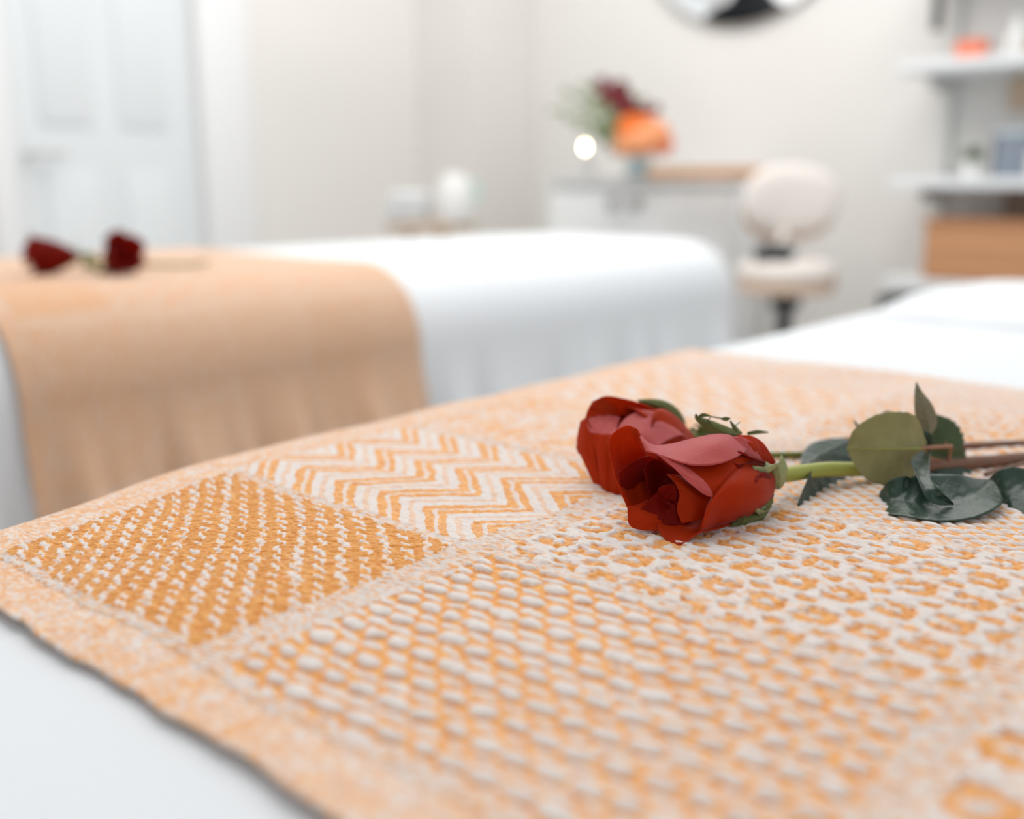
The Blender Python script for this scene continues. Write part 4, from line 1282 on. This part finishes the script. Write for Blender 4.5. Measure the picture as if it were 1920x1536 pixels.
# framed panels leaning against the wall behind
for (px, w_, z0_, z1_, lab) in ((1900, .16, 1.14, 1.245, 'beige panel leaning at the back under the upper wall shelf'), (1905, .14, .79, .885, 'taupe panel at the back above the wicker basket')):
    c_ = on_shelf(px, z0_, 3.66); r = empty('panel', c_); tag(r, lab, 'panel')
    MB().box(c_.x, c_.x + .018, c_.y - w_ / 2, c_.y + w_ / 2, z0_, z1_, .003).build('board', M['taupe' if z0_ < 1 else 'lightwood'], r)
# wicker basket
by1 = on_shelf(1722, 0, 3.38).y
bk = empty('wicker_basket', (3.52, by1 - .19, .60)); tag(bk, 'brown woven wicker basket on the lower wall shelf', 'basket')
mb = MB()
mb.box(3.38, 3.66, by1 - .40, by1, .602, .786, .018, 4)
mb.build('body', M['wicker'], bk)
mb = MB(); mb.tube([(3.38, by1, .786), (3.66, by1, .786), (3.66, by1 - .40, .786), (3.38, by1 - .40, .786), (3.38, by1, .786)], .010, 8); mb.build('rim', M['wicker'], bk)
# grey box under the lowest shelf
r, c_ = boxy('storage_box', 1690, .10, .16, .10, .435, 'bluedark', 'dark grey box on a low stand below the lowest shelf', 'box', x=3.50)
MB().box(c_.x - .085, c_.x + .085, c_.y - .055, c_.y + .055, 0, .434, .004).build('stand', M['shelf'], r)

# side table with towels in the far corner
tq = fl(808, 3.72, 0)
stb = empty('side_table', tq); tag(stb, 'small round birch-topped side table in the far corner with towels on it', 'table')
TTZ = .905 - 3.72 * ((419 - HZ) * .000504)
MB().lathe([(0, TTZ), (.165, TTZ), (.17, TTZ - .01), (.165, TTZ - .024), (0, TTZ - .024)], (tq.x, tq.y, 0), 40).build('table_top', M['lightwood'], stb)
for k in range(3):
    a = k * 2.094 + .4
    MB().tube([(tq.x + .08 * math.cos(a), tq.y + .08 * math.sin(a), TTZ - .024), (tq.x + .15 * math.cos(a), tq.y + .15 * math.sin(a), 0)], [.013, .010], 10).build('leg', M['lightwood'], stb)
def towel(px, t, z0_, w_, d_, h_, m, label, roll=False):
    p = fl(px, t, z0_)
    if roll:
        mb = MB(); pts = []
        for k in range(60):
            a = k / 59 * 5 * math.pi; rr = h_ / 2 * (.15 + .85 * k / 59)
            pts.append((rr * math.cos(a), rr * math.sin(a)))
        rows = [[list(p + fh * s_ * d_ + rt * x + upz * (y + h_ / 2)) for (x, y) in pts] for s_ in (-.5, -.2, .2, .5)]
        o = grid_mesh('rolled_towel', np.array(rows), M[m]); solid(o, .006, 0)
    else:
        mb = MB(); mb.box(-w_ / 2, w_ / 2, -d_ / 2, d_ / 2, 0, h_, h_ * .42, 4)
        o = mb.build('folded_towel', M[m])
        o.location = p; o.rotation_euler = (0, 0, math.atan2(rt.y, rt.x))
    tag(o, label, 'towel', 'towels on the side table')
    return o
towel(768, 3.72, TTZ + .001, .15, .20, .040, 'towel', 'grey-white folded towel, the bottom of the stack on the left of the side table')
towel(770, 3.72, TTZ + .042, .145, .19, .038, 'towel', 'grey-white folded towel, second in the stack on the side table')
towel(771, 3.72, TTZ + .081, .13, .18, .030, 'towelw', 'white folded towel, topmost of the stack on the side table')
kp = fl(852, 3.64, TTZ + .001)
kt = empty('water_jug', kp); tag(kt, 'rounded white jug with a pale mint handle on the side table beside the towels', 'jug')
MB().lathe([(0, 0), (.055, 0), (.064, .02), (.068, .07), (.062, .12), (.048, .155), (.03, .172), (0, .178)], kp, 32).build('body', M['ceramic'], kt)
hk = kp + rt * .066
MB().tube([hk + upz * .145 - rt * .01, hk + upz * .14 + rt * .015, hk + upz * .10 + rt * .022, hk + upz * .06], [.009, .011, .011, .009], 10).build('handle', M['mint'], kt)
